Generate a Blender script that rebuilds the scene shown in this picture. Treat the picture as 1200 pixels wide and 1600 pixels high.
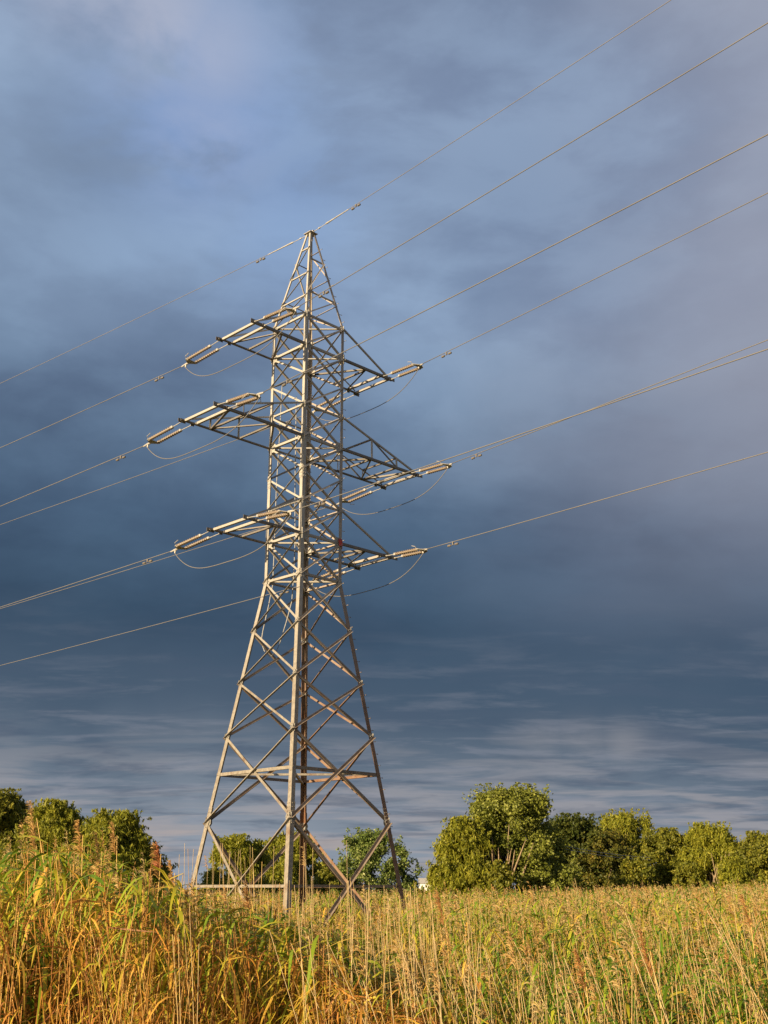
import bpy, math, random
import numpy as np
from mathutils import Vector, Matrix

for _o in list(bpy.data.objects):
    bpy.data.objects.remove(_o)
scene = bpy.context.scene
R = math.radians
rng = np.random.default_rng(11)
random.seed(11)

# ------------------------------------------------------------------ camera
HC = 3.2                                   # eye height above the marsh at the pylon
FPX, PITCH = 1796.8, R(18.153)             # focal length in 1200x1600 pixels
cam_d = bpy.data.cameras.new('camera')
cam_d.sensor_fit = 'VERTICAL'
cam_d.sensor_height = 24.0
cam_d.sensor_width = 18.0
cam_d.lens = FPX / 1600.0 * 24.0
cam_d.clip_start = 0.1
cam_d.clip_end = 20000
cam = bpy.data.objects.new('camera', cam_d)
scene.collection.objects.link(cam)
cam.location = (0, 0, HC)
cam.rotation_euler = (R(90) + PITCH, 0, 0)
scene.camera = cam

# ------------------------------------------------------------------ sun, exposure
SUN_EL, SUN_A = R(15.0), R(45.0)           # low, behind the viewer's left shoulder
sun_vec = Vector((-math.sin(SUN_A) * math.cos(SUN_EL), -math.cos(SUN_A) * math.cos(SUN_EL), math.sin(SUN_EL)))
sl = bpy.data.lights.new('sun', 'SUN')
sl.energy = 5.0
sl.angle = R(0.5)
sl.color = (1.0, 0.78, 0.48)
sun = bpy.data.objects.new('sun', sl)
scene.collection.objects.link(sun)
sun.location = sun_vec * 60
sun.rotation_euler = sun_vec.to_track_quat('Z', 'Y').to_euler()
vs = scene.view_settings
vs.view_transform = 'Standard'
vs.look = 'None'
vs.exposure = 1.0
vs.gamma = 1.0
vs.use_curve_mapping = False


def lin(r, g, b):
    def c(v):
        v /= 255.0
        return v / 12.92 if v <= 0.04045 else ((v + 0.055) / 1.055) ** 2.4
    return (c(r), c(g), c(b), 1.0)


class NT:
    """small helper round a node tree"""
    def __init__(self, tree):
        self.t = tree
        tree.nodes.clear()

    def n(self, kind, **kw):
        nd = self.t.nodes.new(kind)
        for k, v in kw.items():
            if k == 'ins':
                for kk, vv in v.items():
                    if isinstance(vv, bpy.types.NodeSocket):
                        self.t.links.new(vv, nd.inputs[kk])
                    else:
                        nd.inputs[kk].default_value = vv
            else:
                setattr(nd, k, v)
        return nd

    def math(self, op, a, b=0.0, clamp=False):
        nd = self.n('ShaderNodeMath', operation=op, use_clamp=clamp)
        for i, v in enumerate((a, b)):
            if isinstance(v, bpy.types.NodeSocket):
                self.t.links.new(v, nd.inputs[i])
            else:
                nd.inputs[i].default_value = v
        return nd.outputs[0]

    def smooth(self, v, lo, hi):
        nd = self.n('ShaderNodeMapRange', interpolation_type='SMOOTHSTEP')
        self.t.links.new(v, nd.inputs[0])
        nd.inputs[1].default_value = lo
        nd.inputs[2].default_value = hi
        return nd.outputs[0]

    def ramp(self, fac, stops):
        nd = self.n('ShaderNodeValToRGB')
        cr = nd.color_ramp
        while len(cr.elements) < len(stops):
            cr.elements.new(0.5)
        for el, (p, c) in zip(cr.elements, stops):
            el.position = p
            el.color = c
        self.t.links.new(fac, nd.inputs[0])
        return nd.outputs[0]

    def mix(self, fac, a, b, mode='MIX'):
        nd = self.n('ShaderNodeMix', data_type='RGBA', blend_type=mode)
        for i, v in ((0, fac), (6, a), (7, b)):
            if isinstance(v, bpy.types.NodeSocket):
                self.t.links.new(v, nd.inputs[i])
            else:
                nd.inputs[i].default_value = v
        return nd.outputs[2]

    def noise(self, vec, scale, detail=4.0, rough=0.55, dist=0.0):
        nd = self.n('ShaderNodeTexNoise', ins={'Scale': scale, 'Detail': detail, 'Roughness': rough, 'Distortion': dist})
        if vec is not None:
            self.t.links.new(vec, nd.inputs['Vector'])
        return nd.outputs['Fac']


# ------------------------------------------------------------------ world: storm cloud ahead, clear evening sky behind
world = bpy.data.worlds.new('World')
scene.world = world
world.use_nodes = True
W = NT(world.node_tree)
sky = W.n('ShaderNodeTexSky', sky_type='NISHITA', sun_disc=False)
sky.sun_elevation = SUN_EL
sky.sun_rotation = math.atan2(sun_vec.x, sun_vec.y)
tc = W.n('ShaderNodeTexCoord')
sep = W.n('ShaderNodeSeparateXYZ')
W.t.links.new(tc.outputs['Generated'], sep.inputs[0])
dx, dy, dz = sep.outputs
dzp = W.math('MAXIMUM', dz, 0.0)
den = W.math('ADD', dzp, 0.10)
px_, py_ = W.math('DIVIDE', dx, den), W.math('DIVIDE', dy, den)
deck = W.n('ShaderNodeCombineXYZ', ins={0: px_, 1: py_, 2: 0.0}).outputs[0]     # a point on the cloud deck
deck_s = W.n('ShaderNodeCombineXYZ', ins={0: W.math('MULTIPLY', px_, 0.65), 1: W.math('MULTIPLY', py_, 1.25), 2: 6.3}).outputs[0]
n_big = W.noise(deck, 0.8, 3.0, 0.5, 0.4)
n_mid = W.noise(deck_s, 1.9, 5.0, 0.55, 0.5)
n_fine = W.noise(deck_s, 3.6, 6.0, 0.6, 0.3)
deck_t = W.n('ShaderNodeCombineXYZ', ins={0: W.math('MULTIPLY', px_, 0.75), 1: W.math('MULTIPLY', py_, 1.2), 2: 9.4}).outputs[0]
n_fine2 = W.noise(deck_t, 2.6, 6.0, 0.58, 0.4)
n_mid2 = W.noise(deck_t, 1.5, 5.0, 0.55, 0.3)
roll_ = W.n('ShaderNodeMapping', ins={'Vector': tc.outputs['Generated'], 'Rotation': (0.0, R(-14), 0.0), 'Scale': (1.0, 1.0, 2.3)}).outputs[0]
n_bil = W.noise(roll_, 3.4, 6.0, 0.50, 0.25)
n_bil2 = W.noise(roll_, 8.0, 7.0, 0.55, 0.2)
n_soft = W.noise(tc.outputs['Generated'], 3.2, 4.0, 0.55, 0.6)
n_puff = W.noise(tc.outputs['Generated'], 7.0, 5.0, 0.6, 0.5)


def centred(v, k):
    return W.math('MULTIPLY', W.math('SUBTRACT', v, 0.5), k)


el = W.math('ADD', dzp, centred(n_soft, 0.10))
el = W.math('ADD', el, W.math('MULTIPLY', centred(n_puff, 0.08), W.smooth(dzp, 0.1, 0.3)))
el = W.math('ADD', el, W.math('MULTIPLY', dx, 0.06))
base = W.ramp(W.math('DIVIDE', el, 0.8), [
    (0.0, lin(146, 158, 172)), (0.045, lin(137, 147, 160)), (0.11, lin(106, 120, 136)), (0.175, lin(76, 94, 114)),
    (0.26, lin(60, 82, 105)), (0.36, lin(72, 94, 120)), (0.50, lin(106, 128, 156)), (0.60, lin(132, 154, 184)),
    (0.76, lin(146, 167, 196)), (0.90, lin(128, 145, 172)), (1.0, lin(84, 98, 120))])  # last stops: unseen cloud overhead, darkened to weaken the fill light
# low streaks of lit cloud near the horizon, and darker bands between them
low = W.math('SUBTRACT', 1.0, W.smooth(dzp, 0.05, 0.15))
streak = W.math('MULTIPLY', W.smooth(n_mid, 0.44, 0.60), low)
col = W.mix(W.math('MULTIPLY', streak, 0.60), base, lin(168, 163, 166))
streak2 = W.math('MULTIPLY', W.smooth(n_fine, 0.47, 0.66), W.math('SUBTRACT', 1.0, W.smooth(dzp, 0.05, 0.26)))
col = W.mix(W.math('MULTIPLY', streak2, 0.38), col, lin(150, 152, 164))
dark = W.smooth(n_fine2, 0.46, 0.68)
dark = W.math('MULTIPLY', dark, W.math('SUBTRACT', 1.0, W.smooth(dzp, 0.12, 0.28)))
dark = W.math('MULTIPLY', dark, W.math('ADD', 0.45, W.math('MULTIPLY', W.smooth(dzp, 0.0, 0.08), 0.55)))
col = W.mix(W.math('MULTIPLY', dark, 0.60), col, lin(76, 92, 113))
warm = W.math('MULTIPLY', W.smooth(n_mid2, 0.52, 0.70), W.math('SUBTRACT', 1.0, W.smooth(dzp, 0.03, 0.075)))
col = W.mix(W.math('MULTIPLY', warm, 0.55), col, lin(184, 168, 160))


def blob(px, py, tight, sy=1.0):
    """soft patch of cloud around one direction of the sky"""
    u, v = (px - 600) / FPX, -(py - 800) / FPX
    d = Vector((u, math.cos(PITCH) - v * math.sin(PITCH), math.sin(PITCH) + v * math.cos(PITCH))).normalized()
    dot = W.n('ShaderNodeVectorMath', operation='DOT_PRODUCT')
    W.t.links.new(tc.outputs['Generated'], dot.inputs[0])
    dot.inputs[1].default_value = d
    ex = W.math('MULTIPLY', W.math('SUBTRACT', dot.outputs['Value'], 1.0), tight)
    return W.math('POWER', 2.718, ex)


# billows: darker and lighter folds in the cloud base
fold = W.math('SUBTRACT', W.smooth(n_bil, 0.30, 0.70), 0.5)
fold2 = W.math('SUBTRACT', W.smooth(n_bil2, 0.36, 0.64), 0.5)
amp = W.smooth(dzp, 0.12, 0.32)
gain = W.math('ADD', 1.0, W.math('MULTIPLY', amp, W.math('ADD', W.math('MULTIPLY', fold, 0.38), W.math('MULTIPLY', fold2, 0.21))))
gv = W.n('ShaderNodeCombineXYZ', ins={0: gain, 1: gain, 2: W.math('ADD', W.math('MULTIPLY', gain, 0.85), 0.15)}).outputs[0]
col = W.mix(1.0, col, gv, 'MULTIPLY')
# mauve veil to the right, blue window and pale streak high on the left
veil = W.math('MULTIPLY', W.smooth(W.math('ADD', dx, centred(n_bil, 0.28)), 0.02, 0.36), W.smooth(dzp, 0.14, 0.40))
col = W.mix(W.math('MULTIPLY', veil, 0.70), col, lin(157, 158, 172))
blue = W.math('MULTIPLY', W.math('MAXIMUM', blob(300, 170, 260), W.math('MULTIPLY', blob(430, 310, 340), 0.5)), W.smooth(n_bil2, 0.30, 0.56))
col = W.mix(W.math('MULTIPLY', blue, 0.85), col, lin(120, 154, 206))
pale = W.math('MULTIPLY', W.math('MAXIMUM', W.math('MAXIMUM', blob(150, -15, 700), blob(240, 35, 700)), W.math('MAXIMUM', W.math('MULTIPLY', blob(325, 85, 800), 0.7), W.math('MULTIPLY', blob(310, 210, 700), 0.5))), W.smooth(W.math('ADD', W.math('MULTIPLY', n_bil2, 0.5), W.math('MULTIPLY', n_puff, 0.5)), 0.34, 0.58))
col = W.mix(W.math('MULTIPLY', pale, 0.85), col, lin(180, 186, 206))
shade = W.math('MULTIPLY', blob(60, 230, 120), W.smooth(n_soft, 0.35, 0.6))
col = W.mix(W.math('MULTIPLY', shade, 0.55), col, lin(108, 126, 152))
pale_r = W.math('MULTIPLY', W.math('MAXIMUM', W.math('MAXIMUM', blob(845, 1172, 5200), blob(910, 1167, 5200)), blob(975, 1161, 6500)), W.smooth(n_bil2, 0.30, 0.55))
col = W.mix(W.math('MULTIPLY', pale_r, 0.28), col, lin(165, 162, 165))
bg_cloud = W.n('ShaderNodeBackground', ins={'Color': col, 'Strength': 0.5})
bg_sky = W.n('ShaderNodeBackground', ins={'Color': sky.outputs[0], 'Strength': 0.05})
cover = W.smooth(W.math('ADD', dy, centred(n_big, 0.4)), -0.80, -0.30)  # cloud carried on behind the viewer, out of view, to dim the ambient light
ms = W.n('ShaderNodeMixShader', ins={0: cover, 1: bg_sky.outputs[0], 2: bg_cloud.outputs[0]})
wo = W.n('ShaderNodeOutputWorld')
W.t.links.new(ms.outputs[0], wo.inputs[0])


# ------------------------------------------------------------------ materials
def material(name, build):
    m = bpy.data.materials.new(name)
    m.use_nodes = True
    n = NT(m.node_tree)
    sh = build(n)
    out = n.n('ShaderNodeOutputMaterial')
    n.t.links.new(sh, out.inputs[0])
    return m


def steel(c1, c2, rust, amount, metallic=0.25, rough=0.5, zincmix=0.5):
    # the splash zone below the waist is browner, the upper body still carries its zinc
    def b(n):
        g = n.n('ShaderNodeNewGeometry').outputs['Position']
        zz = n.n('ShaderNodeSeparateXYZ', ins={0: g}).outputs[2]
        zinc = n.smooth(zz, 9.0, 19.0)
        a = n.noise(g, 2.2, 6.0, 0.65)
        f = n.noise(g, 8.0, 5.0, 0.6)
        col = n.mix(n.smooth(n.math('ADD', n.math('MULTIPLY', f, 0.6), n.math('MULTIPLY', a, 0.4)), 0.36, 0.62), c1, c2)
        col = n.mix(n.math('MULTIPLY', n.smooth(a, 0.62 - amount, 0.82 - amount), 0.85), col, rust)
        col = n.mix(n.math('MULTIPLY', zinc, zincmix), col, (0.48, 0.465, 0.435, 1))
        bump = n.n('ShaderNodeBump', ins={'Strength': 0.15, 'Distance': 0.01, 'Height': f})
        return n.n('ShaderNodeBsdfPrincipled', ins={'Base Color': col, 'Metallic': metallic, 'Roughness': rough,
                                                    'Normal': bump.outputs[0]}).outputs[0]
    return b


def plain(c, rough=0.6, metallic=0.0, vary=0.25, scale=8.0):
    def b(n):
        g = n.n('ShaderNodeNewGeometry').outputs['Position']
        f = n.noise(g, scale, 5.0, 0.6)
        dk = (c[0] * (1 - vary), c[1] * (1 - vary), c[2] * (1 - vary), 1)
        col = n.mix(n.smooth(f, 0.3, 0.7), c, dk)
        return n.n('ShaderNodeBsdfPrincipled', ins={'Base Color': col, 'Metallic': metallic, 'Roughness': rough}).outputs[0]
    return b


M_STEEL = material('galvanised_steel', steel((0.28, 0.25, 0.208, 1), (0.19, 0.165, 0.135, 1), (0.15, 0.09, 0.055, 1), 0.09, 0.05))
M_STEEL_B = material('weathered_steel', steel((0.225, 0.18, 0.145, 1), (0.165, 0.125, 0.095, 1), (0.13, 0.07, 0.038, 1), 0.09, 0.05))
M_DULL_SHADED = material('dull_shaded_steel', steel((0.13, 0.112, 0.095, 1), (0.085, 0.07, 0.058, 1), (0.10, 0.055, 0.032, 1), 0.10, 0.05, 0.6, 0.12))  # dark tone holds painted shade for the arm bars; dampers share it
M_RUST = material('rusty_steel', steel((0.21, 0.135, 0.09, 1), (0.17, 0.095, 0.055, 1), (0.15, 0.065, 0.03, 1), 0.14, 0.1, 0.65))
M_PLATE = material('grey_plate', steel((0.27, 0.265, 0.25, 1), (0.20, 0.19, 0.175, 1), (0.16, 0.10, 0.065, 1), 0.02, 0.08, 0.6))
M_HARD = material('hardware_zinc', plain((0.42, 0.40, 0.37, 1), 0.5, 0.1))
M_RED = material('red_paint', plain((0.50, 0.035, 0.02, 1), 0.5))
M_INS = material('insulator_glaze', plain((0.27, 0.21, 0.155, 1), 0.3, 0.0, 0.25, 30.0))
M_WIRE = material('aluminium_wire', plain((0.155, 0.148, 0.142, 1), 0.65, 0.0, 0.15, 0.5))
M_EARTHW = material('earth_wire', plain((0.19, 0.18, 0.18, 1), 0.6, 0.0, 0.15, 0.5))
M_CABLE = material('grey_cable', plain((0.34, 0.34, 0.34, 1), 0.55))
M_CONC = material('concrete', plain((0.36, 0.34, 0.31, 1), 0.9, 0.0, 0.3, 6.0))
M_WHITEWALL = material('white_render', plain((0.78, 0.76, 0.72, 1), 0.8, 0.0, 0.1, 1.0))
M_ROOF = material('tile_roof', plain((0.30, 0.16, 0.11, 1), 0.8, 0.0, 0.3, 1.0))
M_GLASSD = material('dark_glass', plain((0.03, 0.035, 0.04, 1), 0.1, 0.0, 0.1, 1.0))
M_WOOD = material('weathered_wood', plain((0.20, 0.15, 0.11, 1), 0.85, 0.0, 0.4, 5.0))


def bark(c1, c2):
    def b(n):
        g = n.n('ShaderNodeNewGeometry').outputs['Position']
        mp = n.n('ShaderNodeMapping', ins={'Vector': g, 'Scale': (6.0, 6.0, 1.3)})
        f = n.noise(mp.outputs[0], 2.5, 6.0, 0.65)
        col = n.mix(n.smooth(f, 0.35, 0.65), c1, c2)
        return n.n('ShaderNodeBsdfPrincipled', ins={'Base Color': col, 'Roughness': 0.9}).outputs[0]
    return b


M_BARK = material('willow_bark', bark((0.34, 0.25, 0.15, 1), (0.18, 0.12, 0.07, 1)))
M_BARKD = material('dark_bark', bark((0.16, 0.11, 0.07, 1), (0.08, 0.055, 0.035, 1)))


def leafy(stops, translucent=0.3, rough=0.55, attr='tint'):
    def b(n):
        a = n.n('ShaderNodeAttribute', attribute_name=attr).outputs['Fac']
        col = n.ramp(a, stops)
        pr = n.n('ShaderNodeBsdfPrincipled', ins={'Base Color': col, 'Roughness': rough})
        pr.inputs['Specular IOR Level'].default_value = 0.3
        tr = n.n('ShaderNodeBsdfTranslucent', ins={'Color': col})
        return n.n('ShaderNodeMixShader', ins={0: translucent, 1: pr.outputs[0], 2: tr.outputs[0]}).outputs[0]
    return b


# one scale from fresh green through straw to dead brown; every blade has its own place on it
M_REED = material('reed_blades', leafy([
    (0.00, (0.12, 0.215, 0.014, 1)), (0.18, (0.25, 0.315, 0.020, 1)), (0.36, (0.45, 0.40, 0.034, 1)),
    (0.54, (0.60, 0.40, 0.058, 1)), (0.70, (0.53, 0.26, 0.045, 1)), (0.84, (0.36, 0.15, 0.030, 1)), (1.0, (0.19, 0.07, 0.020, 1))], 0.30))
M_STALK = material('reed_stalks', leafy([
    (0.0, (0.70, 0.52, 0.27, 1)), (0.4, (0.60, 0.38, 0.11, 1)), (0.7, (0.52, 0.24, 0.05, 1)), (1.0, (0.28, 0.10, 0.025, 1))], 0.10))
M_PLUME = material('reed_plumes', leafy([
    (0.0, (0.55, 0.41, 0.19, 1)), (0.5, (0.52, 0.31, 0.10, 1)), (0.8, (0.44, 0.21, 0.075, 1)), (1.0, (0.40, 0.12, 0.05, 1))], 0.40))
LEAF = {
    'willow': material('willow_leaves', leafy([(0.0, (0.116, 0.135, 0.014, 1)), (0.5, (0.231, 0.241, 0.020, 1)), (1.0, (0.360, 0.328, 0.035, 1))], 0.35)),
    'poplar': material('poplar_leaves', leafy([(0.0, (0.086, 0.105, 0.015, 1)), (0.6, (0.173, 0.194, 0.023, 1)), (1.0, (0.312, 0.318, 0.074, 1))], 0.25)),
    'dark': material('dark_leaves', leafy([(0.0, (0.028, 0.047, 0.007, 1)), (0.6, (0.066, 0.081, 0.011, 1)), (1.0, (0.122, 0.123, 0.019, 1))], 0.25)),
    'olive': material('olive_leaves', leafy([(0.0, (0.080, 0.098, 0.011, 1)), (0.6, (0.176, 0.179, 0.018, 1)), (1.0, (0.295, 0.258, 0.027, 1))], 0.3)),
    'autumn': material('autumn_leaves', leafy([(0.0, (0.064, 0.081, 0.011, 1)), (0.6, (0.136, 0.132, 0.019, 1)), (1.0, (0.223, 0.161, 0.030, 1))], 0.3)),
    'silver': material('silver_leaves', leafy([(0.0, (0.068, 0.112, 0.023, 1)), (0.6, (0.160, 0.212, 0.040, 1)), (1.0, (0.389, 0.402, 0.160, 1))], 0.3)),
}


def ground_mat(n):
    g = n.n('ShaderNodeNewGeometry').outputs['Position']
    a = n.noise(g, 0.09, 5.0, 0.6)
    b_ = n.noise(g, 2.5, 6.0, 0.65)
    col = n.mix(n.smooth(a, 0.35, 0.65), (0.16, 0.12, 0.045, 1), (0.10, 0.11, 0.03, 1))
    col = n.mix(n.smooth(b_, 0.35, 0.7), col, (0.055, 0.038, 0.02, 1))
    bump = n.n('ShaderNodeBump', ins={'Strength': 0.6, 'Distance': 0.1, 'Height': b_})
    return n.n('ShaderNodeBsdfPrincipled', ins={'Base Color': col, 'Roughness': 0.95, 'Normal': bump.outputs[0]}).outputs[0]


M_GROUND = material('marsh_soil', ground_mat)


# ------------------------------------------------------------------ object helpers
def link(o, parent=None):
    scene.collection.objects.link(o)
    if parent is not None:
        o.parent = parent
    return o


def mesh_np(name, V, F, mat, parent=None, smooth=False, attrs=None, loc=None):
    """one mesh object from numpy arrays; F is (n,3) or (n,4)"""
    V = np.asarray(V, np.float32).reshape(-1, 3)
    F = np.asarray(F, np.int32)
    k = F.shape[1]
    me = bpy.data.meshes.new(name)
    me.vertices.add(len(V))
    me.vertices.foreach_set('co', V.ravel())
    me.loops.add(F.size)
    me.loops.foreach_set('vertex_index', F.ravel())
    me.polygons.add(len(F))
    me.polygons.foreach_set('loop_start', np.arange(0, F.size, k, dtype=np.int32))
    me.polygons.foreach_set('loop_total', np.full(len(F), k, np.int32))
    if smooth:
        me.polygons.foreach_set('use_smooth', np.ones(len(F), bool))
    if attrs:
        for an, av in attrs.items():
            at = me.attributes.new(an, 'FLOAT', 'POINT')
            at.data.foreach_set('value', np.asarray(av, np.float32).ravel())
    me.materials.append(mat)
    me.update(calc_edges=True)
    o = bpy.data.objects.new(name, me)
    if loc is not None:
        o.location = loc
    return link(o, parent)


class MB:
    """collects boxes, angle bars and tubes, builds ONE mesh object"""
    def __init__(self):
        self.v, self.f = [], []

    def add(self, vs, fs):
        b = len(self.v)
        self.v += [tuple(p) for p in vs]
        self.f += [tuple(i + b for i in f) for f in fs]

    def prism(self, prof, p0, p1, u, w):
        """extrude a closed 2-D outline in the frame (u, w) from p0 to p1"""
        n = len(prof)
        a = [p0 + u * x + w * y for x, y in prof]
        b = [p1 + u * x + w * y for x, y in prof]
        fs = [(i, (i + 1) % n, n + (i + 1) % n, n + i) for i in range(n)]
        fs += [tuple(range(n - 1, -1, -1)), tuple(range(n, 2 * n))]
        self.add(a + b, fs)

    def angle(self, p0, p1, size, th, u, w, size2=None):
        """rolled steel L: heel on the line p0-p1, flanges along u and w"""
        p0, p1 = Vector(p0), Vector(p1)
        ax = (p1 - p0).normalized()
        u = (u - ax * u.dot(ax)).normalized()
        w = w - ax * w.dot(ax)
        w = (w - u * w.dot(u)).normalized()
        s2 = size2 or size
        self.prism([(0, 0), (size, 0), (size, th), (th, th), (th, s2), (0, s2)], p0, p1, u, w)

    def box(self, c, sx, sy, sz, X=Vector((1, 0, 0)), Y=Vector((0, 1, 0)), Z=Vector((0, 0, 1))):
        c = Vector(c)
        self.prism([(-sx / 2, -sy / 2), (sx / 2, -sy / 2), (sx / 2, sy / 2), (-sx / 2, sy / 2)], c - Z * sz / 2, c + Z * sz / 2, X, Y)

    def tube(self, pts, rad, n=6, caps=True):
        pts = [Vector(p) for p in pts]
        rads = rad if isinstance(rad, (list, tuple)) else [rad] * len(pts)
        ref = Vector((0, 0, 1))
        rings = []
        for i, p in enumerate(pts):
            d = (pts[min(i + 1, len(pts) - 1)] - pts[max(i - 1, 0)]).normalized()
            a = ref if abs(d.dot(ref)) < 0.95 else Vector((1, 0, 0))
            x = d.cross(a).normalized()
            y = d.cross(x).normalized()
            rings += [p + (x * math.cos(2 * math.pi * k / n) + y * math.sin(2 * math.pi * k / n)) * rads[i] for k in range(n)]
        fs = []
        for i in range(len(pts) - 1):
            for k in range(n):
                k2 = (k + 1) % n
                fs.append((i * n + k, i * n + k2, (i + 1) * n + k2, (i + 1) * n + k))
        if caps:
            fs.append(tuple(range(n - 1, -1, -1)))
            m = (len(pts) - 1) * n
            fs.append(tuple(m + k for k in range(n)))
        self.add(rings, fs)

    def build(self, name, mat, parent=None, origin=None, smooth=False):
        o0 = Vector(origin) if origin is not None else Vector((0, 0, 0))
        me = bpy.data.meshes.new(name)
        me.from_pydata([tuple(Vector(p) - o0) for p in self.v], [], self.f)
        if smooth:
            me.polygons.foreach_set('use_smooth', [True] * len(me.polygons))
        me.materials.append(mat)
        me.update()
        o = bpy.data.objects.new(name, me)
        if parent is None:
            o.location = o0
        return link(o, parent)


def empty(name, loc, rz=0.0):
    o = bpy.data.objects.new(name, None)
    o.empty_display_size = 0.3
    o.location = loc
    o.rotation_euler = (0, 0, rz)
    return link(o)


def tag(o, label=None, cat=None, group=None, kind=None):
    for k, v in (('label', label), ('category', cat), ('group', group), ('kind', kind)):
        if v:
            o[k] = v
    return o


# ------------------------------------------------------------------ ground
def sstep(x, a, b):
    t = np.clip((x - a) / (b - a), 0, 1)
    return t * t * (3 - 2 * t)


def ground_z(x, y):
    x, y = np.asarray(x, float), np.asarray(y, float)
    bank = 1.25 * (1 - sstep(y, 9.0, 30.0))                       # the viewer stands on a low bank
    und = 0.10 * np.sin(x * 0.31 + 1.3) * np.cos(y * 0.23) + 0.07 * np.sin(x * 0.11 - y * 0.17)
    flat = sstep(np.hypot(x + 3.35, y - 46), 4, 9)
    return bank + und * flat


gx = np.concatenate([np.linspace(-6000, -130, 12), np.linspace(-120, 120, 121), np.linspace(130, 6000, 12)])
gy = np.concatenate([np.linspace(-6000, -70, 10), np.linspace(-60, 180, 121), np.linspace(190, 9000, 14)])
GX, GY = np.meshgrid(gx, gy)
near_m = (np.abs(GX) < 125) & (GY > -65) & (GY < 185)
GZ = np.where(near_m, ground_z(GX, GY), np.where(GY < 9, 1.25, 0.0))
nx, ny = len(gx), len(gy)
ii = (np.arange(ny - 1)[:, None] * nx + np.arange(nx - 1)[None, :]).ravel()
g = mesh_np('ground', np.stack([GX, GY, GZ], -1), np.stack([ii, ii + 1, ii + nx + 1, ii + nx], 1), M_GROUND, smooth=True)
tag(g, kind='structure')

# ------------------------------------------------------------------ pylon
XC, YC = -3.347, 46.0
TB = Vector((XC, YC, 0.0))
S2 = math.sqrt(0.5)
E = Vector((-S2, -S2, 0))           # across the line, towards the viewer's left
T = Vector((S2, -S2, 0))            # along the line, towards the viewer's right
UP = Vector((0, 0, 1))
LV = {k: (z + HC, w) for k, (z, w) in {
    'top': (28.42, 0.21), 'A': (23.60, 1.57), 'B': (22.15, 1.60), 'C': (19.37, 1.585), 'D': (17.94, 1.58), 'E': (15.13, 1.57),
    'F': (13.70, 1.58), 'G': (12.03, 1.59), 'H': (9.98, 2.02), 'I': (7.85, 2.49), 'J': (5.72, 2.94), 'K': (4.25, 3.20),
    'L': (2.46, 3.56), 'M': (0.10, 4.01), 'foot': (-2.95, 4.63)}.items()}
LV['B2'] = (20.78 + HC, 1.59)
LV['D2'] = (16.52 + HC, 1.575)
CDIR = [Vector((0, -1, 0)), Vector((-1, 0, 0)), Vector((1, 0, 0)), Vector((0, 1, 0))]    # near, left, right, far
FACES = [(1, 0), (0, 2), (2, 3), (3, 1)]
FNORM = {(1, 0): E, (0, 2): T, (2, 3): -E, (3, 1): -T}


def node(c, lv):
    z, w = LV[lv] if isinstance(lv, str) else lv
    return CDIR[c] * w + UP * z          # relative to the pylon's base


def lvl_at(z):
    """leg half diagonal at a height"""
    ks = sorted(('top', 'A', 'G', 'foot'), key=lambda k: LV[k][0])
    for a, b in zip(ks, ks[1:]):
        if LV[a][0] <= z <= LV[b][0] + 1e-6:
            t = (z - LV[a][0]) / (LV[b][0] - LV[a][0])
            return (z, LV[a][1] * (1 - t) + LV[b][1] * t)
    return (z, LV['top'][1])


tower = empty('transmission_tower', TB)
tag(tower, 'tall steel lattice pylon with three pairs of cross arms standing in the reeds', 'pylon')

# legs: rolled angles with the heel outwards
adj = {0: (1, 2), 1: (0, 3), 2: (0, 3), 3: (1, 2)}
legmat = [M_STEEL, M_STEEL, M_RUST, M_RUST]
legs = []
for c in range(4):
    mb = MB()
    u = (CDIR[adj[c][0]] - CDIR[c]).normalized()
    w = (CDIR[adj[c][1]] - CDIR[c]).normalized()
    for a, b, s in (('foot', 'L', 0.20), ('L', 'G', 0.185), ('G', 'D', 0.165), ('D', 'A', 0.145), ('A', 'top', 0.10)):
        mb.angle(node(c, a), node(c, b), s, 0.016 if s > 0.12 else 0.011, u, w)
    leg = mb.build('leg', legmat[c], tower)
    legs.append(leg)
    # splice plates where two lengths of leg meet, with bolt heads
    for z, hh in ((LV['L'][0] + 0.15, 0.85), (LV['D2'][0] - 0.15, 0.55), (LV['G'][0], 0.4)):
        sp = MB()
        lz, lw = lvl_at(z)
        P = node(c, (lz, lw))
        dirv = (node(c, lvl_at(z + 0.5)) - node(c, lvl_at(z - 0.5))).normalized()
        for fl, ot in ((u, w), (w, u)):
            flp = (fl - dirv * fl.dot(dirv)).normalized()
            nrm = dirv.cross(flp).normalized()
            if nrm.dot(CDIR[c]) < 0:
                nrm = -nrm
            sp.box(P + flp * 0.10 + nrm * 0.011, 0.185, 0.014, hh, flp, nrm, dirv)
            nb = int(hh / 0.13)
            for i in range(nb):
                for q in (0.055, 0.145):
                    sp.box(P + flp * q + nrm * 0.027 + dirv * ((i + 0.5) / nb - 0.5) * hh, 0.034, 0.022, 0.034, flp, nrm, dirv)
        sp.build('splice_plate', M_STEEL if c != 3 else M_RUST, leg)
    ft = MB()
    P = node(c, 'foot')
    ft.prism([(-0.45, -0.45), (0.45, -0.45), (0.45, 0.45), (-0.45, 0.45)], Vector((P.x, P.y, -0.5)), Vector((P.x, P.y, P.z - 0.03)), Vector((S2, S2, 0)), Vector((-S2, S2, 0)))
    ft.box(Vector((P.x, P.y, P.z - 0.01)), 0.5, 0.5, 0.03, Vector((S2, S2, 0)), Vector((-S2, S2, 0)))
    ft.build('footing', M_CONC, leg)

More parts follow.
